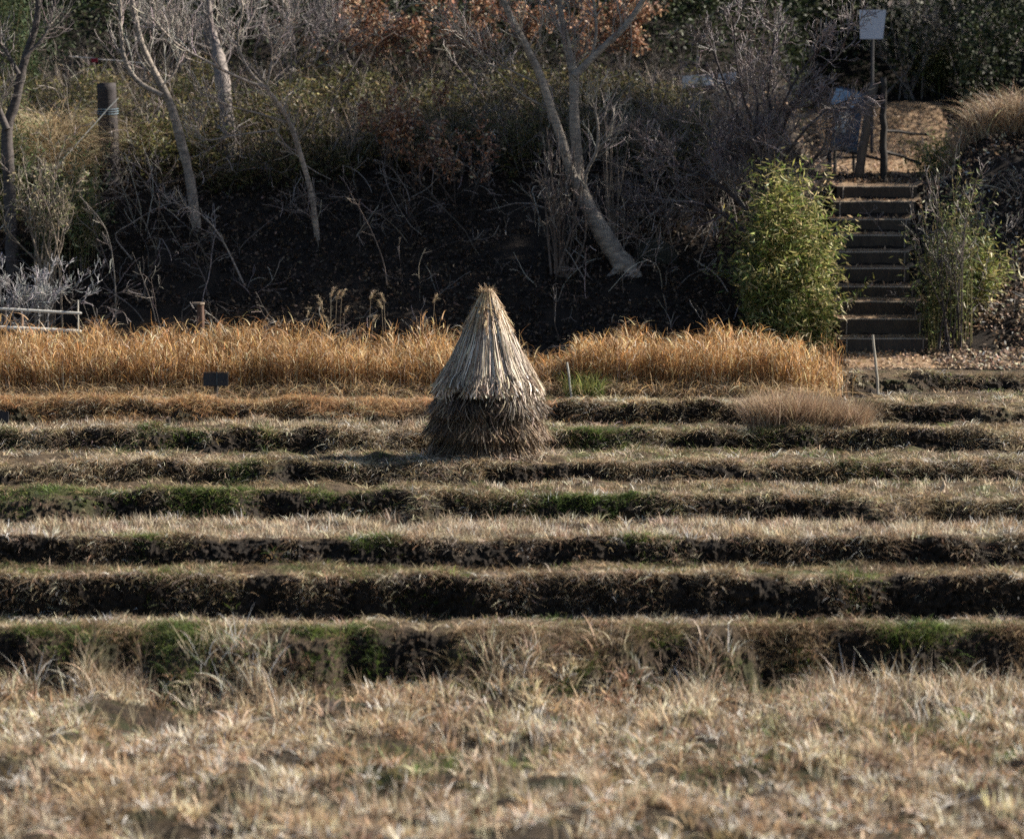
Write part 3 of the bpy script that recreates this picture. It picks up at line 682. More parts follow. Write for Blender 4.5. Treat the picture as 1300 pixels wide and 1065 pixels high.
# white sign above
YS = 57.0
t = thing('white_sign', 'pale grey metal sign plate on a pole behind bare branches', 'sign', at(1107, 150, YS))
B = MB(); quad_slab(B, [(1092, 50, 0), (1121, 50, 0), (1125, 13, 0), (1091, 13, 0)], YS, (.55, .58, .66), .02); B.build('plate', M['paint'], t)
B = MB(); quad_slab(B, [(1097, 24, 0), (1106, 24, 0), (1106, 20, 0), (1097, 20, 0)], YS-.012, (.8, .8, .8), .006); B.build('label', M['paint'], t)
for px in (1108,):
    b_ = at(px, 14, YS+.05); B = MB(); bar(B, (b_[0], b_[1], float(gz(b_[0], b_[1]))-.1), b_, .03, (.05, .05, .055), 8, 6); B.build('pole', M['wood'], t)
# long grey board at the shrub
YG = 56.2
t = thing('name_board', 'long pale grey board showing behind the bare shrub twigs', 'board', at(900, 120, YG))
B = MB(); quad_slab(B, [(866, 113, 0), (906, 108, 0), (906, 94, 0), (866, 97, 0)], YG, (.62, .63, .66), .03)
quad_slab(B, [(910, 107, .02), (936, 107, .02), (934, 92, .02), (912, 94, .02)], YG, (.6, .6, .64), .03); B.build('board', M['paint'], t)
for px in (876, 925):
    b_ = at(px, 95, YG+.06); B = MB(); bar(B, (b_[0], b_[1], float(gz(b_[0], b_[1]))-.1), b_, .03, (.06, .05, .045), 8, 4); B.build('post', M['wood'], t)

# ------------------------------------------------------------------ trees
def pl(pix, Y0, Y1, K=26):
    """pixel polyline -> 3-D polyline between two depths"""
    n = len(pix); return spline([at(px, py, Y0+(Y1-Y0)*k/(n-1)) for k, (px, py) in enumerate(pix)], K)
def rad(K, *r): return np.interp(np.linspace(0, 1, K), np.linspace(0, 1, len(r)), r)
def tree(name, label, cat, trunk, branches, col, tw=(0, 0), twl=.6, tcol=None, group=None, up=.12, base=None, leaf=None, bias=None, wig=.16):
    """trunk, branches: (points, radii). a thing > trunk, branch..., twigs"""
    P0, R0 = trunk
    P0 = P0.copy()
    z0 = float(gz(P0[0, 0], P0[0, 1]))
    root = thing(name, label, cat, (P0[0, 0], P0[0, 1], z0), group)
    if P0[0, 2] > z0-.05:
        dd = (P0[0]-P0[2]); dd /= abs(dd[2]); Pn = (P0[0]+dd*(P0[0, 2]-z0+.2))[None]; P0 = np.concatenate([Pn, P0]); R0 = np.concatenate([[R0[0]*1.15], R0])
    rw = R0*(1+.06*rng.normal(0, 1, len(R0)))
    B = MB(); tubes(B, P0[None], rw[None], 12, col); B.build('trunk', M['bark'], root, True)
    for Pb, Rb in branches:
        B = MB(); tubes(B, Pb[None], Rb[None], 8, col); B.build('branch', M['bark'], root, True)
    if tw[0]:
        B = MB(); src = [(p[-18:] if len(p) > 18 else p, r[-18:] if len(r) > 18 else r) for p, r in ([(P0, R0)]+[b_ for b_ in branches if b_[0][-1, 2] > b_[0][0, 2]-.1])]
        K = 12; Ps = np.stack([spline(p, K) for p, r in src]); Rs = np.stack([np.interp(np.linspace(0, 1, K), np.linspace(0, 1, len(r)), r) for p, r in src])
        Pa, Ra = grow(Ps, np.minimum(Rs, .02), tw[0], twl, up=up, wig=wig, K=8, bias=bias, rs=.45); Pb, Rb = grow(Pa, Ra, tw[1], twl*.5, up=up, wig=wig, K=6, rs=.6)
        tc = tcol or col
        tubes(B, Pa, Ra, 4, pal(len(Pa), [tc], .2)); tubes(B, Pb, Rb, 3, pal(len(Pb), [tc], .25)); B.build('twigs', M['twig'], root)
        if leaf:
            cp, nl, sz = leaf; idx = rng.integers(0, len(Pb), nl); kk = rng.integers(1, 6, nl); B = MB()
            leaves(B, Pb[idx, kk]+rng.normal(0, .02, (nl, 3)), U(sz*.7, sz*1.3, nl), U(sz*.35, sz*.6, nl), pal(nl, cp, .35), down=.6); B.build('leaves', M['brown'], root)
    return root
GB = (.17, .15, .14); PB = (.36, .31, .27); DB = (.045, .038, .036); TW = (.16, .14, .13)
K = 26
# left dark tree
tree('bare_tree', 'dark forked bare tree nearest the left edge of the bank', 'tree',
     (pl([(16, 345), (12, 240), (9, 165), (20, 130), (29, 85), (46, 30), (49, -20)], hit(16, 345), 50.6), rad(K, .11, .10, .10, .09, .075, .055, .045)),
     [(pl([(9, 165), (-3, 135), (-10, 100)], 50.1, 50.2, 10), rad(10, .06, .04)), (pl([(24, 95), (10, 70), (-5, 45)], 50.3, 50.3, 10), rad(10, .04, .02)), (pl([(30, 75), (60, 40), (70, -5)], 50.3, 50.6, 10), rad(10, .03, .015))], (.07, .06, .058), (14, 6), .8, TW)
tree('bare_tree', 'speckled pale leaning bare tree right of the cut trunk', 'tree',
     (pl([(250, 292), (241, 228), (231, 185), (216, 132), (198, 96), (182, 62), (172, 25), (165, -15)], hit(250, 292), 51.8), rad(K, .085, .085, .08, .075, .065, .055, .045, .04)),
     [(pl([(206, 122), (178, 106), (162, 85), (154, 50), (152, -10)], 51.1, 51.3, 16), rad(16, .045, .04, .03, .025)), (pl([(204, 110), (220, 95), (232, 60), (236, 20)], 51.2, 51.6, 12), rad(12, .02, .01))], (.22, .19, .165), (16, 6), .9, (.26, .23, .21), bias=(0, 0, .1))
tree('bare_tree', 'stout bare trunk rising behind the sasa between leaning trees', 'tree',
     (pl([(292, 222), (288, 150), (282, 100), (276, 66), (268, 30), (262, -20)], 53.4, 54.6), rad(K, .14, .135, .12, .11, .05, .045)),
     [(pl([(279, 80), (264, 55), (262, 20), (250, -20)], 54.4, 54.8, 12), rad(12, .06, .05, .04)), (pl([(276, 66), (240, 52), (205, 30), (182, 5)], 54.4, 54.2, 14), rad(14, .03, .012)), (pl([(282, 75), (310, 40), (335, -10)], 54.4, 54.8, 12), rad(12, .03, .012))], (.19, .165, .155), (18, 7), 1.0, (.28, .25, .23))
tree('bare_tree', 'slender bare tree arching left over the dark bank', 'tree',
     (pl([(403, 305), (396, 250), (384, 205), (370, 162), (355, 135), (338, 112)], hit(403, 305), 50.4), rad(K, .05, .045, .042, .04, .034, .03)),
     [(pl([(338, 112), (305, 100), (262, 78), (224, 56), (190, 20)], 50.4, 50.0, 16), rad(16, .03, .02, .013)), (pl([(338, 112), (318, 92), (302, 55), (308, 10), (300, -20)], 50.4, 50.2, 16), rad(16, .025, .018, .012)),
      (pl([(368, 158), (330, 145), (285, 133), (245, 112)], 50.7, 50.2, 14), rad(14, .022, .014, .008)), (pl([(352, 165), (300, 172), (262, 178), (248, 162)], 50.7, 50.4, 12), rad(12, .016, .008)),
      (pl([(338, 112), (352, 60), (372, 15)], 50.4, 50.2, 10), rad(10, .018, .01)), (pl([(388, 210), (400, 218), (420, 228)], 50.9, 50.8, 8), rad(8, .01, .005))], (.28, .24, .21), (14, 7), .8, (.30, .26, .23))
# the main multi-stemmed tree
mc = (.24, .21, .18)
tree('leaning_tree', 'large pale leaning tree with forked stems in mid bank', 'tree',
     (pl([(826, 392), (797, 345), (772, 308), (752, 272), (738, 242), (733, 200), (729, 150), (728, 95), (718, 50), (706, -20)], hit(806, 352)+.05, 51.6, 40), rad(40, .24, .20, .165, .14, .115, .10, .09, .08, .075, .065, .05, .045)),
     [(pl([(792, 338), (808, 350), (828, 356)], hit(800, 348)+.05, hit(828, 356)+.06, 10), rad(10, .12, .06, .02)), (pl([(790, 336), (778, 349), (762, 357)], hit(778, 349)+.05, hit(762, 357)+.06, 10), rad(10, .11, .06, .02)), (pl([(737, 240), (724, 216), (713, 178), (700, 140), (685, 95), (664, 52), (645, 15), (630, -20)], 50.7, 51, 30), rad(30, .085, .075, .07, .068, .06, .055, .05)),
      (pl([(729, 98), (748, 78), (768, 58), (790, 38), (812, 8), (825, -20)], 51.2, 51.5, 18), rad(18, .07, .055, .05, .045)),
      (pl([(752, 70), (757, 40), (754, 5), (750, -20)], 51.3, 51.5, 10), rad(10, .028, .02)), (pl([(742, 240), (745, 218), (757, 192), (759, 158), (750, 120)], 50.7, 50.6, 14), rad(14, .03, .028, .02, .012)),
      (pl([(718, 60), (700, 10), (680, -20)], 51.4, 51.5, 8), rad(8, .02, .012)), (pl([(800, 28), (802, 60), (798, 90)], 51.4, 51.3, 8), rad(8, .012, .006)),
      (pl([(690, 110), (640, 85), (590, 50), (565, 12)], 50.9, 50.6, 14), rad(14, .02, .012, .006)), (pl([(700, 140), (660, 118), (610, 70), (580, 40)], 50.9, 50.5, 14), rad(14, .018, .012, .006))], mc, (16, 7), .9, (.26, .23, .21))
# coppiced stems left of it
def coppice(name, label, cat, px, py, Y, n, spread, top, r, col, tw=3, tcol=TW, leaf=None, twl=.4, low=.6):
    b = at(px, py, Y); zb = float(gz(b[0], Y)); root = thing(name, label, cat, (b[0], Y, zb))
    P = []
    for k in range(n):
        x0 = px+rng.normal(0, spread*.32); x1 = px+rng.normal(0, spread); tp = py-(py-top)*U(low, 1.05, 1)[0]
        mid = (x0*.5+x1*.5+rng.normal(0, spread*.25), py+(tp-py)*U(.35, .65, 1)[0])
        dy = rng.normal(0, .35); s = spline([at(x0, py+4, Y), at(mid[0], mid[1], Y+dy*.4), at(x1, tp, Y+dy)], 12); s[0, 2] = min(s[0, 2], zb-.05); P.append(s)
    P = np.stack(P); R = (r*U(.4, 1.1, n))[:, None]*np.linspace(1, .3, 12)[None]
    for k in range(n):
        B = MB(); tubes(B, P[k][None], R[k][None], 7, np.array(col)*U(.7, 1.3, 1)); B.build('stem', M['bark'], root, True)
    B = MB(); Pa, Ra = grow(P, R, tw, twl, tr=(.35, .98), up=.12, K=7, rs=.5); Pb, Rb = grow(Pa, Ra, 4, twl*.5, K=5, rs=.6)
    tubes(B, Pa, Ra, 4, pal(len(Pa), [tcol], .2)); tubes(B, Pb, Rb, 3, pal(len(Pb), [tcol], .25)); B.build('twigs', M['twig'], root)
    if leaf:
        cp, nl, sz, mt, dn = leaf; idx = rng.integers(0, len(Pb), nl); kk = rng.integers(0, 5, nl); B = MB()
        leaves(B, Pb[idx, kk]+rng.normal(0, .03, (nl, 3)), U(sz*.7, sz*1.3, nl), U(sz*.3, sz*.55, nl), pal(nl, cp, .35), down=dn); B.build('leaves', M[mt], root)
    return root
coppice('coppice_shrub', 'clump of many thin upright bare stems left of the leaning tree', 'shrub', 712, 352, hit(712, 352), 20, 26, 170, .026, (.10, .08, .07), 5)
coppice('coppice_shrub', 'slim straight saplings rising just right of the leaning tree', 'shrub', 778, 305, hit(778, 305), 9, 14, 110, .018, (.24, .20, .17), 5)
COP = [(.33, .16, .09), (.22, .10, .055), (.47, .29, .18), (.14, .065, .04), (.56, .41, .30)]
# copper leaved shrubs
for (px, py, Y, n, sp, top, nl, lab) in (
        (520, 250, 51.2, 9, 42, 95, 1700, 'copper-leaved shrub low on the dark bank left of centre'),
        (585, 262, 51.0, 6, 34, 150, 800, 'small copper-leaved shrub drooping beside the leaning tree'),
        (560, 120, 56.3, 10, 60, -20, 2600, 'copper-leaved thicket above the green sasa left of centre'),
        (690, 110, 56.8, 10, 60, -40, 2600, 'copper-leaved thicket behind the crown of the leaning tree'),
        (800, 110, 56.6, 10, 55, -30, 2600, 'copper-leaved thicket at the top right of the leaning tree'),
        (460, 110, 56.6, 9, 45, 0, 1500, 'copper-leaved shrub beside the grey twiggy thicket')):
    coppice('copper_shrub', lab, 'shrub', px, py, Y if Y > 55 else hit(px, py), n, sp, top, .014, (.07, .055, .05), 8, TW, (COP, nl, .085, 'brown', .4), .5)
# grey twiggy thickets
for (px, py, Y, n, sp, top, lab) in ((360, 110, 56.0, 14, 60, -30, 'pale grey twiggy bare thicket above the sasa at left'),
        (430, 90, 56.8, 10, 50, -30, 'thin grey bare shrub between two tall trees at top left'),
        (210, 90, 56.2, 9, 50, -20, 'straggly brown twigged shrub behind the speckled tree')):
    coppice('twiggy_shrub', lab, 'shrub', px, py, Y, n, sp, top, .02, (.22, .19, .18), 8, (.25, .22, .215), None, .7, .5)
coppice('twiggy_shrub', 'low silvery twiggy bush over the white bamboo rails', 'shrub', 30, 425, 47.9, 26, 48, 330, .012, (.26, .25, .25), 9, (.30, .295, .30), None, .35, .5)
# big dense bare shrub left of the steps
def bigshrub():
    b = at(975, 330, 50.6); zb = float(gz(b[0], 50.6)); root = thing('spreading_shrub', 'big spreading bare shrub with dense twigs left of the steps', 'shrub', (b[0], 50.6, zb))
    stems = [[(972, 335), (965, 270), (955, 200), (962, 130), (950, 60)], [(975, 335), (978, 250), (985, 180), (975, 120), (985, 40)], [(980, 335), (988, 230), (1010, 180), (1050, 140), (1085, 125)],
             [(978, 330), (990, 240), (1020, 215), (1045, 190), (1050, 160)], [(970, 330), (950, 250), (915, 190), (880, 150)], [(968, 330), (955, 280), (920, 240), (870, 215), (820, 190)], [(970, 335), (940, 290), (900, 262), (850, 258), (790, 262)],
             [(975, 330), (970, 210), (1000, 120), (1040, 60)], [(972, 330), (960, 220), (925, 120), (900, 50)], [(978, 330), (985, 200), (1010, 130), (1060, 70), (1085, 30)], [(974, 330), (968, 200), (940, 110), (930, 20)]]
    P = np.stack([pl(s, 50.6, 50.6+rng.normal(0, .5), 12) for s in stems]); P[:, 0, 2] = zb-.1
    R = (U(.028, .05, len(P)))[:, None]*np.linspace(1, .35, 12)[None]
    for k in range(len(P)): B = MB(); tubes(B, P[k][None], R[k][None], 8, (.05, .042, .045)); B.build('stem', M['bark'], root, True)
    B = MB(); Pa, Ra = grow(P, R, 16, 1.0, tr=(.35, .98), up=.03, wig=.15, K=8, rs=.5); Pb, Rb = grow(Pa, Ra, 9, .5, up=.03, wig=.2, K=6, rs=.6); Pc, Rc = grow(Pb, Rb, 3, .22, wig=.2, K=4, rs=.7)
    for p, r, k in ((Pa, Ra, 4), (Pb, Rb, 3), (Pc, Rc, 3)): tubes(B, p, r, k, pal(len(p), [(.17, .145, .15), (.24, .21, .21), (.12, .09, .085)], .2))
    B.build('twigs', M['twig'], root)
bigshrub()
# leafy clumps made of culms and long leaves
def bamboo(name, label, px0, px1, py, top, Y, n, nl, cols, sz=.12, mt='green', shape=None, dep=.45):
    x0 = at(px0, 400, Y)[0]; x1 = at(px1, 400, Y)[0]; zt = at(600, top, Y)[2]; cx = (x0+x1)/2; hw = (x1-x0)/2
    zb = float(gz(cx, Y)); root = thing(name, label, 'bamboo' if 'bamboo' in name else 'shrub', (cx, Y, zb))
    bx = cx+hw*U(-.9, .9, n)*.8; by = Y+dep*U(-1, 1, n); ez = np.sqrt(np.clip(1-((bx-cx)/hw)**2, .1, 1)); P = []
    for k in range(n):
        z0 = float(gz(bx[k], by[k])); H = (zt-zb)*ez[k]*U(.4, 1.02, 1)[0]; ln = rng.normal(0, .22, 2)+np.array([(bx[k]-cx)*.35, -.12])
        P.append(spline([(bx[k], by[k], z0-.05), (bx[k]+ln[0]*.2, by[k]+ln[1]*.2, z0+H*.6), (bx[k]+ln[0], by[k]+ln[1], z0+H)], 10))
    P = np.stack(P); R = np.full((n, 10), .006)*np.linspace(1, .3, 10)
    B = MB(); tubes(B, P, R, 4, pal(n, [(.16, .17, .06), (.25, .22, .12)], .2)); B.build('culms', M['green'], root)
    i = rng.integers(0, n, nl); t = U(.15, 1, nl)**.8*9; k = np.minimum(t.astype(int), 8); f = (t-k)[:, None]; c = P[i, k]*(1-f)+P[i, k+1]*f+rng.normal(0, .06, (nl, 3))
    B = MB(); leaves(B, c, U(sz*.7, sz*1.4, nl), U(sz*.12, sz*.22, nl)+.004, pal(nl, cols, .3), down=.45, up=.6); B.build('leaves', M[mt], root)
    return root
BAM = [(.16, .20, .05), (.24, .25, .07), (.10, .15, .04), (.38, .34, .13), (.45, .38, .2)]
bamboo('dwarf_bamboo', 'bright yellow-green bamboo clump at the left side of the steps', 928, 1066, 440, 200, 49.1, 160, 10500, BAM, .13)
bamboo('dwarf_bamboo', 'short sunlit bamboo tuft at the left foot of the steps', 990, 1062, 440, 345, 48.5, 60, 2600, BAM, .12, dep=.25)
DK = [(.06, .085, .03), (.04, .06, .025), (.12, .13, .05), (.2, .16, .09)]
bamboo('leafy_shrub', 'tall dark leafy shrub at the right side of the steps', 1162, 1250, 455, 215, 49.1, 70, 3600, DK+[(.2, .24, .08)], .10)
bamboo('dwarf_bamboo', 'yellow-green bamboo growing behind the dark shrub right of the steps', 1222, 1262, 450, 290, 49.6, 40, 1800, BAM, .12, dep=.3)
coppice('thorny_shrub', 'bare dark stemmed shrub leaning over the right of the steps', 'shrub', 1212, 450, 48.7, 12, 34, 215, .018, (.06, .05, .05), 6, (.17, .15, .14), None, .5)
bamboo('leafy_shrub', 'green and tan leafy bush between the left trees', 40, 140, 290, 178, 50.6, 80, 3000, [(.10, .14, .05), (.22, .2, .1), (.36, .3, .18), (.05, .08, .035)], .12)
bamboo('leafy_shrub', 'dull green leafy bush at the far left edge', -30, 40, 300, 95, 51.6, 60, 3000, [(.09, .12, .05), (.18, .17, .08), (.05, .07, .03)], .11)
coppice('bramble', 'tangle of pale stems at the foot of the left dark tree', 'shrub', 60, 345, 48.9, 16, 34, 200, .02, (.2, .165, .13), 7, (.28, .24, .19), ([(.1, .12, .05), (.3, .26, .16)], 700, .07, 'green', .5), .5)
# tan grass mounds
def mound(name, label, px0, px1, Y, n, hmax, cols, dep, droop=(.5, 1.4), mt='dry'):
    x0 = at(px0, 300, Y)[0]; x1 = at(px1, 300, Y)[0]; n = int(n); x = U(x0, x1, n); y = Y+dep*U(-1, 1, n)
    e = np.sqrt(np.clip(1-((x-(x0+x1)/2)/((x1-x0)/2))**2, .08, 1))
    B = MB(); blades(B, pts(x, y), hmax*e*U(.4, 1.05, n), U(.007, .014, n), U(0, 2*pi, n), U(0, .5, n), U(droop[0], droop[1], n)*.5, 7, pal(n, cols, .25))
    return tag(B.build(name, M[mt]), label, 'grass')
mound('pampas_clump', 'tan dry grass mound on the knoll right of the path', 1182, 1390, 53.9, 8500, 1.0, [(.46, .35, .24), (.33, .24, .16), (.62, .51, .38), (.38, .27, .18), (.16, .11, .08)], .5)
mound('pampas_clump', 'pale straw-coloured grass clump beside the left dark tree', 15, 112, 52.9, 6500, 1.7, [(.46, .37, .23), (.36, .27, .16), (.58, .49, .34)], .6, (1.0, 1.8))
# red-brown rush tussock on the terrace: fanned tufts
B = MB(); zc = at(1030, 552, 41.9)
for cx, n in ((965, 900), (985, 1300), (1010, 1300), (1035, 1100), (1062, 1000), (1085, 700)):
    x0 = at(cx, 550, 41.9)[0]; x = rng.normal(x0, .07, n); y = 41.85+rng.normal(0, .09, n); a = U(0, 2*pi, n)
    a = np.where(rng.uniform(0, 1, n) < .45, rng.normal(0, .5, n) if cx > 1000 else rng.normal(pi*.6, 1, n), a)
    blades(B, pts(x, y), U(.34, .66, n)*(.95 if cx < 1060 else .8), U(.004, .008, n), a, U(.1, .8, n), U(0, .25, n), 6, pal(n, [(.44, .32, .21), (.30, .20, .13), (.56, .44, .31), (.2, .13, .09)], .3))
tag(B.build('rush_tussock', M['dry']), 'fanned reddish rush tussock on the right-hand terrace bank', 'tussock')
# plume grass stems behind the reeds
def plumes(name, label, heads, Y):
    b = fg(np.mean([h[0] for h in heads]), Y); root = thing(name, label, 'plume grass', b)
    for px, py, bend in heads:
        x = at(px, 420, Y)[0]; tp = at(px, py, Y); z0 = float(gz(x, Y)); sp = spline([(x-.05*bend, Y, z0-.03), (x-.03*bend, Y, (z0+tp[2])/2), (tp[0], Y, tp[2])], 12)
        B = MB(); tubes(B, sp[None], np.full((1, 12), .004), 5, (.2, .16, .11)); stem = B.build('stem', M['twig'], root)
        n = 60; B = MB(); t_ = U(0, .13, n); base = np.stack([np.full(n, tp[0])+bend*(.04-t_*.5)+rng.normal(0, .006, n), np.full(n, Y), tp[2]-t_], 1)
        blades(B, base, U(.03, .07, n), U(.004, .008, n), np.where(bend > 0, 0, pi)+rng.normal(0, 1.2, n), U(.1, .7, n), U(.3, 1.2, n), 5, pal(n, [(.55, .46, .33), (.44, .34, .22)], .15), 0); B.build('plume', M['dry'], stem)
plumes('plume_grass', 'cluster of fluffy plume heads above the reeds left of the stack', [(391, 392, 1), (407, 376, -1), (409, 386, -1), (421, 366, 1), (428, 370, 1), (434, 368, 1), (438, 390, 1), (416, 402, -1)], 46.6)
plumes('plume_grass', 'thin plume grass stems just left of the straw stack', [(471, 370, 1), (487, 373, -1), (484, 382, -1), (552, 374, 1), (474, 400, 1), (538, 408, 1)], 46.7)
# pale fallen branches and saplings on the dark bank
def stick(pix, Y, r, label, col=(.26, .23, .21), tw=(3, 3), twl=.3, name='fallen_branch', cat='branch'):
    Yb = hit(*pix[0]) if cat != 'twig' else Y
    P = pl(pix, Yb-.05, Yb+(-.1 if cat == 'sapling' else .1), 16)
    off = P[0]
    root = thing(name, label, cat, off); B = MB(); tubes(B, P[None], rad(16, r, r*.35)[None], 6, col); B.build('limb', M['bark'], root)
    B = MB(); Pa, Ra = grow(P[None], rad(16, r, r*.35)[None], tw[0], twl, K=6, up=.05); Pb, Rb = grow(Pa, Ra, tw[1], twl*.5, K=5)
    m_ = len(Pb)//len(Pa)
    for q in range(len(Pa)):
        B = MB(); tubes(B, Pa[q:q+1], Ra[q:q+1], 4, pal(1, [col], .2)); tubes(B, Pb[q*m_:(q+1)*m_], Rb[q*m_:(q+1)*m_], 3, pal(m_, [col], .2)); B.build('twig', M['twig'], root)
stick([(310, 362), (285, 310), (262, 278), (235, 262), (205, 255)], 49.2, .016, 'thin curving bare sapling below the speckled leaning tree', tw=(12, 5), twl=.5, name='sapling', cat='sapling')
stick([(168, 330), (146, 300), (165, 285), (205, 262), (250, 252)], 49.0, .013, 'pale kinked branch lying above the dark bank at left')
stick([(522, 251), (542, 240), (562, 222), (592, 217)], 50.9, .012, 'pale crooked branch under the low copper-leaved shrub', tw=(2, 1))
stick([(147, 410), (146, 360), (140, 310), (128, 280), (100, 248)], 48.8, .014, 'tall thin stem rising right of the bamboo rails', (.2, .18, .16), (6, 3), .4, 'sapling', 'sapling')
stick([(198, 408), (192, 385), (180, 350), (168, 320)], 48.6, .009, 'short thin sapling between the rails and capped post', (.24, .2, .17), (3, 2), .3, 'sapling', 'sapling')
stick([(492, 365), (486, 330), (470, 290), (445, 245)], 49.3, .010, 'long thin sapling slanting over the dark bank left of stack', (.22, .17, .14), (4, 2), .3, 'sapling', 'sapling')
stick([(925, 372), (910, 350), (880, 328)], 49.2, .010, 'pale stick lying on the dark bank left of the bamboo', (.3, .27, .25), (2, 2), .2)
stick([(1128, 305), (1105, 275), (1088, 255)], 50.5, .008, 'thin twig hanging over the upper steps', (.2, .16, .15), (4, 3), .3)
stick([(740, 185), (700, 182), (660, 190)], 49.2, .009, 'thin pale branch crossing behind the leaning tree stems', (.3, .27, .24), (3, 2), .3)
stick([(395, 120), (430, 135), (480, 104), (560, 100), (620, 115)], 53.2, .03, 'long dark horizontal branch through the central sasa', (.05, .045, .045), (5, 4), .4)

def tangle(n, x0, x1, y0, y1, ln, name, label, cols, r=.008, tw=(4, 3)):
    x = U(x0, x1, n); y = U(y0, y1, n); k = (fbm(x*.8, y*.8, s=810) > -.25) & ~((np.abs(x-SX(y)) < 1.0)); x, y = x[k], y[k]; n = len(x)
    K = 9; d = rng.normal(0, .55, (n, 3)); d[:, 2] = U(.25, 1.2, n); d /= np.linalg.norm(d, axis=1)[:, None]; L = U(ln[0], ln[1], n)[:, None]/(K-1); P = [pts(x, y)-np.array([0, 0, .05])]; sg = rng.normal(0, .10, (n, 3))
    for q in range(K-1):
        d = d+sg+rng.normal(0, .10, (n, 3))+np.array([0, 0, -.05]); d /= np.linalg.norm(d, axis=1)[:, None]; P.append(P[-1]+d*L)
    P = np.stack(P, 1); R = (r*U(.5, 1.3, n))[:, None]*np.linspace(1, .4, K)[None]; B = MB(); tubes(B, P, R, 5, pal(n, cols, .3))
    Pa, Ra = grow(P, R, tw[0], .6, K=6, up=.03, rs=.6); Pb, Rb = grow(Pa, Ra, tw[1], .28, K=5, up=.03, rs=.7)
    tubes(B, Pa, Ra, 4, pal(len(Pa), cols, .3)); tubes(B, Pb, Rb, 3, pal(len(Pb), cols, .3)); tag(B.build(name, M['twig']), label, kind='stuff')
TC = [(.17, .145, .13), (.10, .085, .08), (.30, .265, .24), (.06, .05, .047)]
tangle(240, -8.8, 4.2, 50.5, 55.5, (.7, 2.4), 'bare_brushwood', 'tangle of thin bare stems over the upper bank', TC)
tangle(55, -8.8, -4.5, 48.6, 53, (.8, 2.2), 'bramble_tangle', 'tangle of pale bramble stems on the left of the bank', TC, .009, (5, 3))
tangle(120, 1.2, 4.6, 49.8, 54, (.8, 2.2), 'bare_brushwood', 'tangle of bare stems between the leaning tree and spreading shrub', TC, .009, (5, 3))
tangle(110, 5.0, 9.6, 61.5, 65, (1.2, 3.2), 'bare_brushwood', 'tangle of grey bare stems above the path at upper right', TC, .012, (6, 4))
tangle(60, -8.8, 4.2, 47.8, 50.5, (.3, 1.1), 'dead_twigs', 'sparse dead twigs low on the dark bank behind the reeds', TC, .006, (3, 2))
tangle(40, 6.6, 9.0, 49.0, 53, (.6, 1.6), 'dead_twigs', 'thin dead twigs on the bank right of the steps', TC, .008, (4, 3))
# moss topped rock / root mound beside the leaning tree
p = fg(832, hit(832, 335)); n_ = 24; A, H = np.meshgrid(np.linspace(0, 2*pi, n_, endpoint=False), np.linspace(0, 1, 10))
R_ = .42*np.sqrt(np.clip(1-H**2, 0.0, 1))*(1+.18*fbm(np.cos(A)*2, np.sin(A)*2, H*2, s=500)); V = np.stack([p[0]+R_*np.cos(A), p[1]+.3+R_*.8*np.sin(A), p[2]-.1+.5*H], 2).reshape(-1, 3)
k = np.arange(9)[:, None]*n_; j = np.arange(n_)[None]; B = MB(); B.add(V, np.stack([k+j, k+(j+1) % n_, k+n_+(j+1) % n_, k+n_+j], 2).reshape(-1, 4), (.02, .02, .013))
tag(B.build('tree_stump', M['bark'], None, True), 'old mossy stump right of the leaning tree base', 'stump')

# ------------------------------------------------------------------ sasa band, undergrowth, dark evergreens
B = MB(); n = 70000
x = U(-9.6, 3.4, n); y = 51.7+4.9*U(0, 1, n); m = (y > 52.6+.9*fbm(x*.9, x*0, s=604)+.5*fbm(x*2.7, y, s=605)-.25*smooth((-4-x)/2)); x, y = keep(m, x, y); n = len(x)
hgt = np.clip(.62+.75*fbm(x*1.1, y*.8, s=600)+.45*fbm(x*3, y*3, s=601), .12, 1.8); z = gz(x, y)+hgt*U(.05, 1, n)**.7
c = pal(n, [(.085, .095, .03), (.15, .145, .05), (.055, .065, .022), (.23, .18, .085), (.10, .07, .04)], .38)
gr = smooth(fbm(x*.6, y*.3, s=603)*2+.5)[:, None]; c = c*(.75+.5*gr)
leaves(B, np.stack([x, y, z], 1), U(.07, .17, n), U(.015, .032, n), c, down=.3, up=.6)
tag(B.build('sasa_undergrowth', M['green']), 'band of sunlit dwarf bamboo leaves along the bank top', kind='stuff')
B = MB(); n = 9000; x = U(-9.5, 3.2, n); y = U(53, 58, n)
blades(B, pts(x, y), U(.4, 1.5, n), U(.006, .012, n), U(0, 2*pi, n), U(0, .6, n), U(0, .7, n), 6, pal(n, [TW, (.3, .24, .18), (.14, .12, .11)], .3))
tag(B.build('bare_stems', M['twig']), 'fine bare stems standing through the sasa', kind='stuff')
B = MB(); n = 80000
x = U(-11.5, 11.5, n); y = 57.2+8*U(0, 1, n); g = fbm(x*.5, y*.5, s=610)
z = gz(x, y)+(2.0+1.3*g+.5*fbm(x*1.7, y*1.7, s=611))*U(0, 1, n)**.6
m = ~((np.abs(x-SX(y)) < 1.4) & (y < 61)); x, y, z, g = keep(m, x, y, z, g); n = len(x)
c = pal(n, [(.022, .035, .014), (.035, .05, .02), (.015, .022, .012), (.06, .07, .03)], .35)
leaves(B, np.stack([x, y, z], 1), U(.07, .15, n), U(.035, .06, n), c*.8, down=.2)
n = 26000; x = U(-12, 12, n); y = 64+6*U(0, 1, n); z = gz(x, y)+5*U(0, 1, n)
leaves(B, np.stack([x, y, z], 1), U(.2, .4, n), U(.12, .2, n), pal(n, [(.02, .03, .013), (.03, .042, .018)], .3), down=.2)
tag(B.build('undergrowth', M['leaf']), 'dark evergreen undergrowth filling the wood behind', kind='stuff')
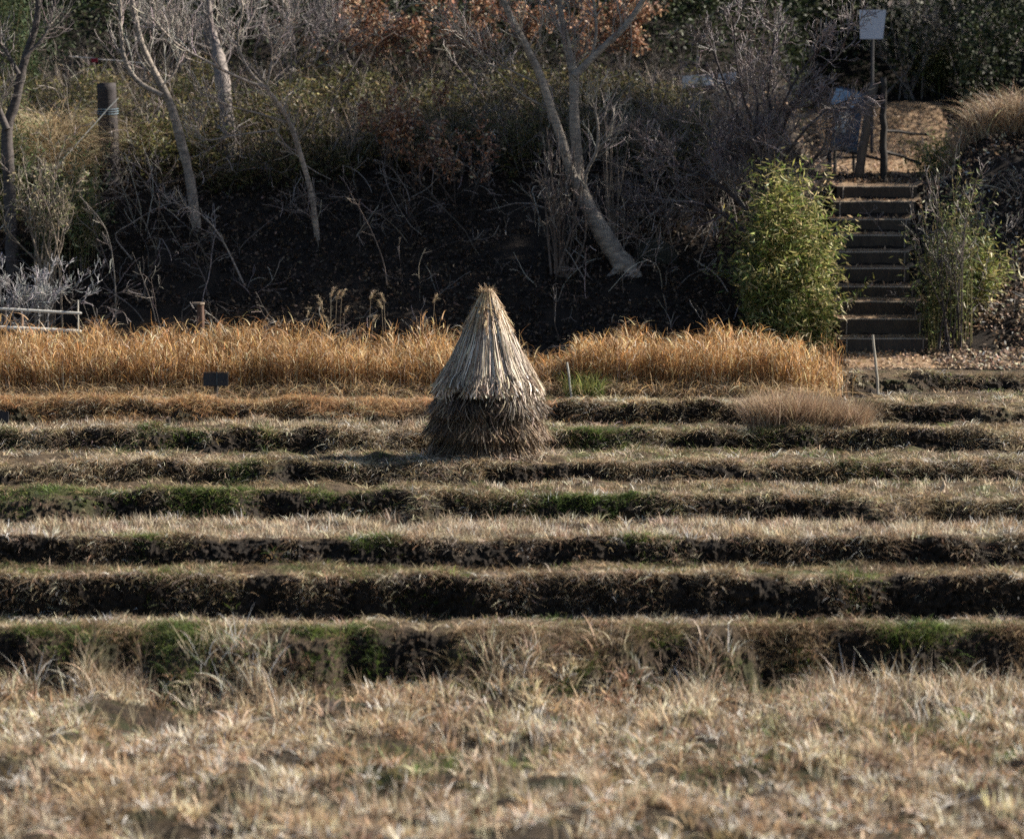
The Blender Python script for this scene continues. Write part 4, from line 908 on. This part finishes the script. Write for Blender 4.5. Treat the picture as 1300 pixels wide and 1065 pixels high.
# bare tangle at upper right and right bushes
coppice('tangled_shrub', 'bare tangled shrub filling the corner beyond the path', 'shrub', 1255, 120, 62.0, 18, 50, -30, .022, (.2, .18, .17), 10, (.25, .22, .21), None, .9, .4)
coppice('tangled_shrub', 'bare arching shrub overhanging the white sign', 'shrub', 1150, 120, 61.8, 9, 40, -40, .02, (.22, .2, .19), 9, (.27, .25, .23), None, .9, .4)
bamboo('evergreen_shrub', 'dark green bush beyond the path at its right turn', 1150, 1235, 120, 30, 62.3, 60, 3000, [(.04, .06, .02), (.07, .09, .03), (.1, .1, .05)], .10, 'leaf')
bamboo('evergreen_shrub', 'dark glossy bush in the top left corner', -40, 60, 120, -60, 55.5, 60, 3600, [(.04, .065, .03), (.06, .09, .04), (.03, .045, .02)], .10, 'leaf')
bamboo('leafy_shrub', 'small green sprig bush where path meets the tan mound', 1165, 1200, 230, 160, 54.0, 30, 900, BAM[:3], .10)

# ------------------------------------------------------------------ unseen cedars right of the view, crowns shaped to shade the bank
def cedar_mesh():
    nc = 95; n = nc*120; hz = U(0, 1, nc); r = 2.0*(1-hz**1.6*.7)*U(.1, 1, nc); a = U(0, 2*pi, nc)
    z = 2.2+18*hz; c = np.repeat(np.stack([r*np.cos(a), r*np.sin(a), z-.25*r], 1), 120, 0); c += rng.normal(0, 1, (n, 3))*np.array([.40, .40, .24])
    B = MB(); leaves(B, c, U(.18, .36, n), U(.08, .16, n), pal(n, [(.03, .05, .018), (.05, .07, .025), (.02, .032, .014)], .3), down=.3)
    T = MB(); tubes(T, spline([(0, 0, -.5), (.05, 0, 6), (0, .05, 19)], 14)[None], rad(14, .30, .22, .04)[None], 12, (.14, .09, .06)); return B, T
Bc, Tc = cedar_mesh(); crown0 = trunk0 = None
for cx, cy, sz_ in ((11.6, 52.3, .33), (14.6, 56.4, .64), (18.2, 57.0, .80)):
    r_ = thing('shade_cedar', 'dark unseen cedar beyond the view, shaped to shade the bank', 'tree', (cx, cy, float(gz(cx, cy))), 'cedars shading the bank')
    if crown0 is None: 
        trunk0 = Tc.build('trunk', M['bark'], None, True, (0, 0, 0)); crown0 = Bc.build('crown', M['leaf'], None, False, (0, 0, 0)); tr_, cr_ = trunk0, crown0
    else:
        tr_ = trunk0.copy(); cr_ = crown0.copy(); COL.objects.link(tr_); COL.objects.link(cr_)
    tr_.parent = r_; cr_.parent = r_; r_.rotation_euler.z = cx*1.7; 
    if cx < 12: r_.scale = (.85, .85, sz_)
    elif cx < 16: cr_.scale = (1, 1, .34); cr_.location.z = 5.8; tr_.scale = (1, 1, .67)
    else: cr_.scale = (1.1, 1.1, .37); cr_.location.z = 8.8; tr_.scale = (1, 1, .86)

# ------------------------------------------------------------------ light, world, camera
SUN = np.array([.78, .20, .56]); SUN /= np.linalg.norm(SUN)
el = math.asin(SUN[2]); az = atan2(SUN[0], SUN[1])
w = bpy.data.worlds.new("World"); C.world = w; w.use_nodes = True; nt = w.node_tree; nt.nodes.clear()
sk = nt.nodes.new('ShaderNodeTexSky'); sk.sky_type = 'NISHITA'; sk.sun_disc = False; sk.sun_elevation = el; sk.sun_rotation = az
bg = nt.nodes.new('ShaderNodeBackground'); bg.inputs[1].default_value = .05
ow = nt.nodes.new('ShaderNodeOutputWorld'); nt.links.new(sk.outputs[0], bg.inputs[0]); nt.links.new(bg.outputs[0], ow.inputs[0])
ld = bpy.data.lights.new('sun', 'SUN'); ld.energy = 5.0; ld.angle = radians(.5); ld.color = (1, .91, .78)
lo = bpy.data.objects.new('sun', ld); COL.objects.link(lo)
from mathutils import Vector
lo.rotation_euler = Vector(-SUN).to_track_quat('-Z', 'Y').to_euler(); lo.location = (20, 30, 25)
cd = bpy.data.cameras.new('camera'); co = bpy.data.objects.new('camera', cd); COL.objects.link(co)
co.location = CAM; co.rotation_euler = (pi/2-PITCH, 0, 0)
cd.sensor_width = 36; cd.sensor_fit = 'HORIZONTAL'; cd.lens = 36*FPX/W0; cd.clip_end = 500; cd.clip_start = .5
cd.dof.use_dof = True; cd.dof.focus_distance = 42.5; cd.dof.aperture_fstop = (cd.lens/1000)/.105
C.camera = co
C.view_settings.view_transform = 'Standard'; C.view_settings.look = 'None'; C.view_settings.exposure = 1.3; C.view_settings.gamma = 1
C.cycles.max_bounces = 5; C.cycles.diffuse_bounces = 3; C.cycles.transmission_bounces = 3; C.cycles.transparent_max_bounces = 4
C.cycles.use_denoising = False
for o in bpy.data.objects:
    if '_o' in o.keys(): del o['_o']
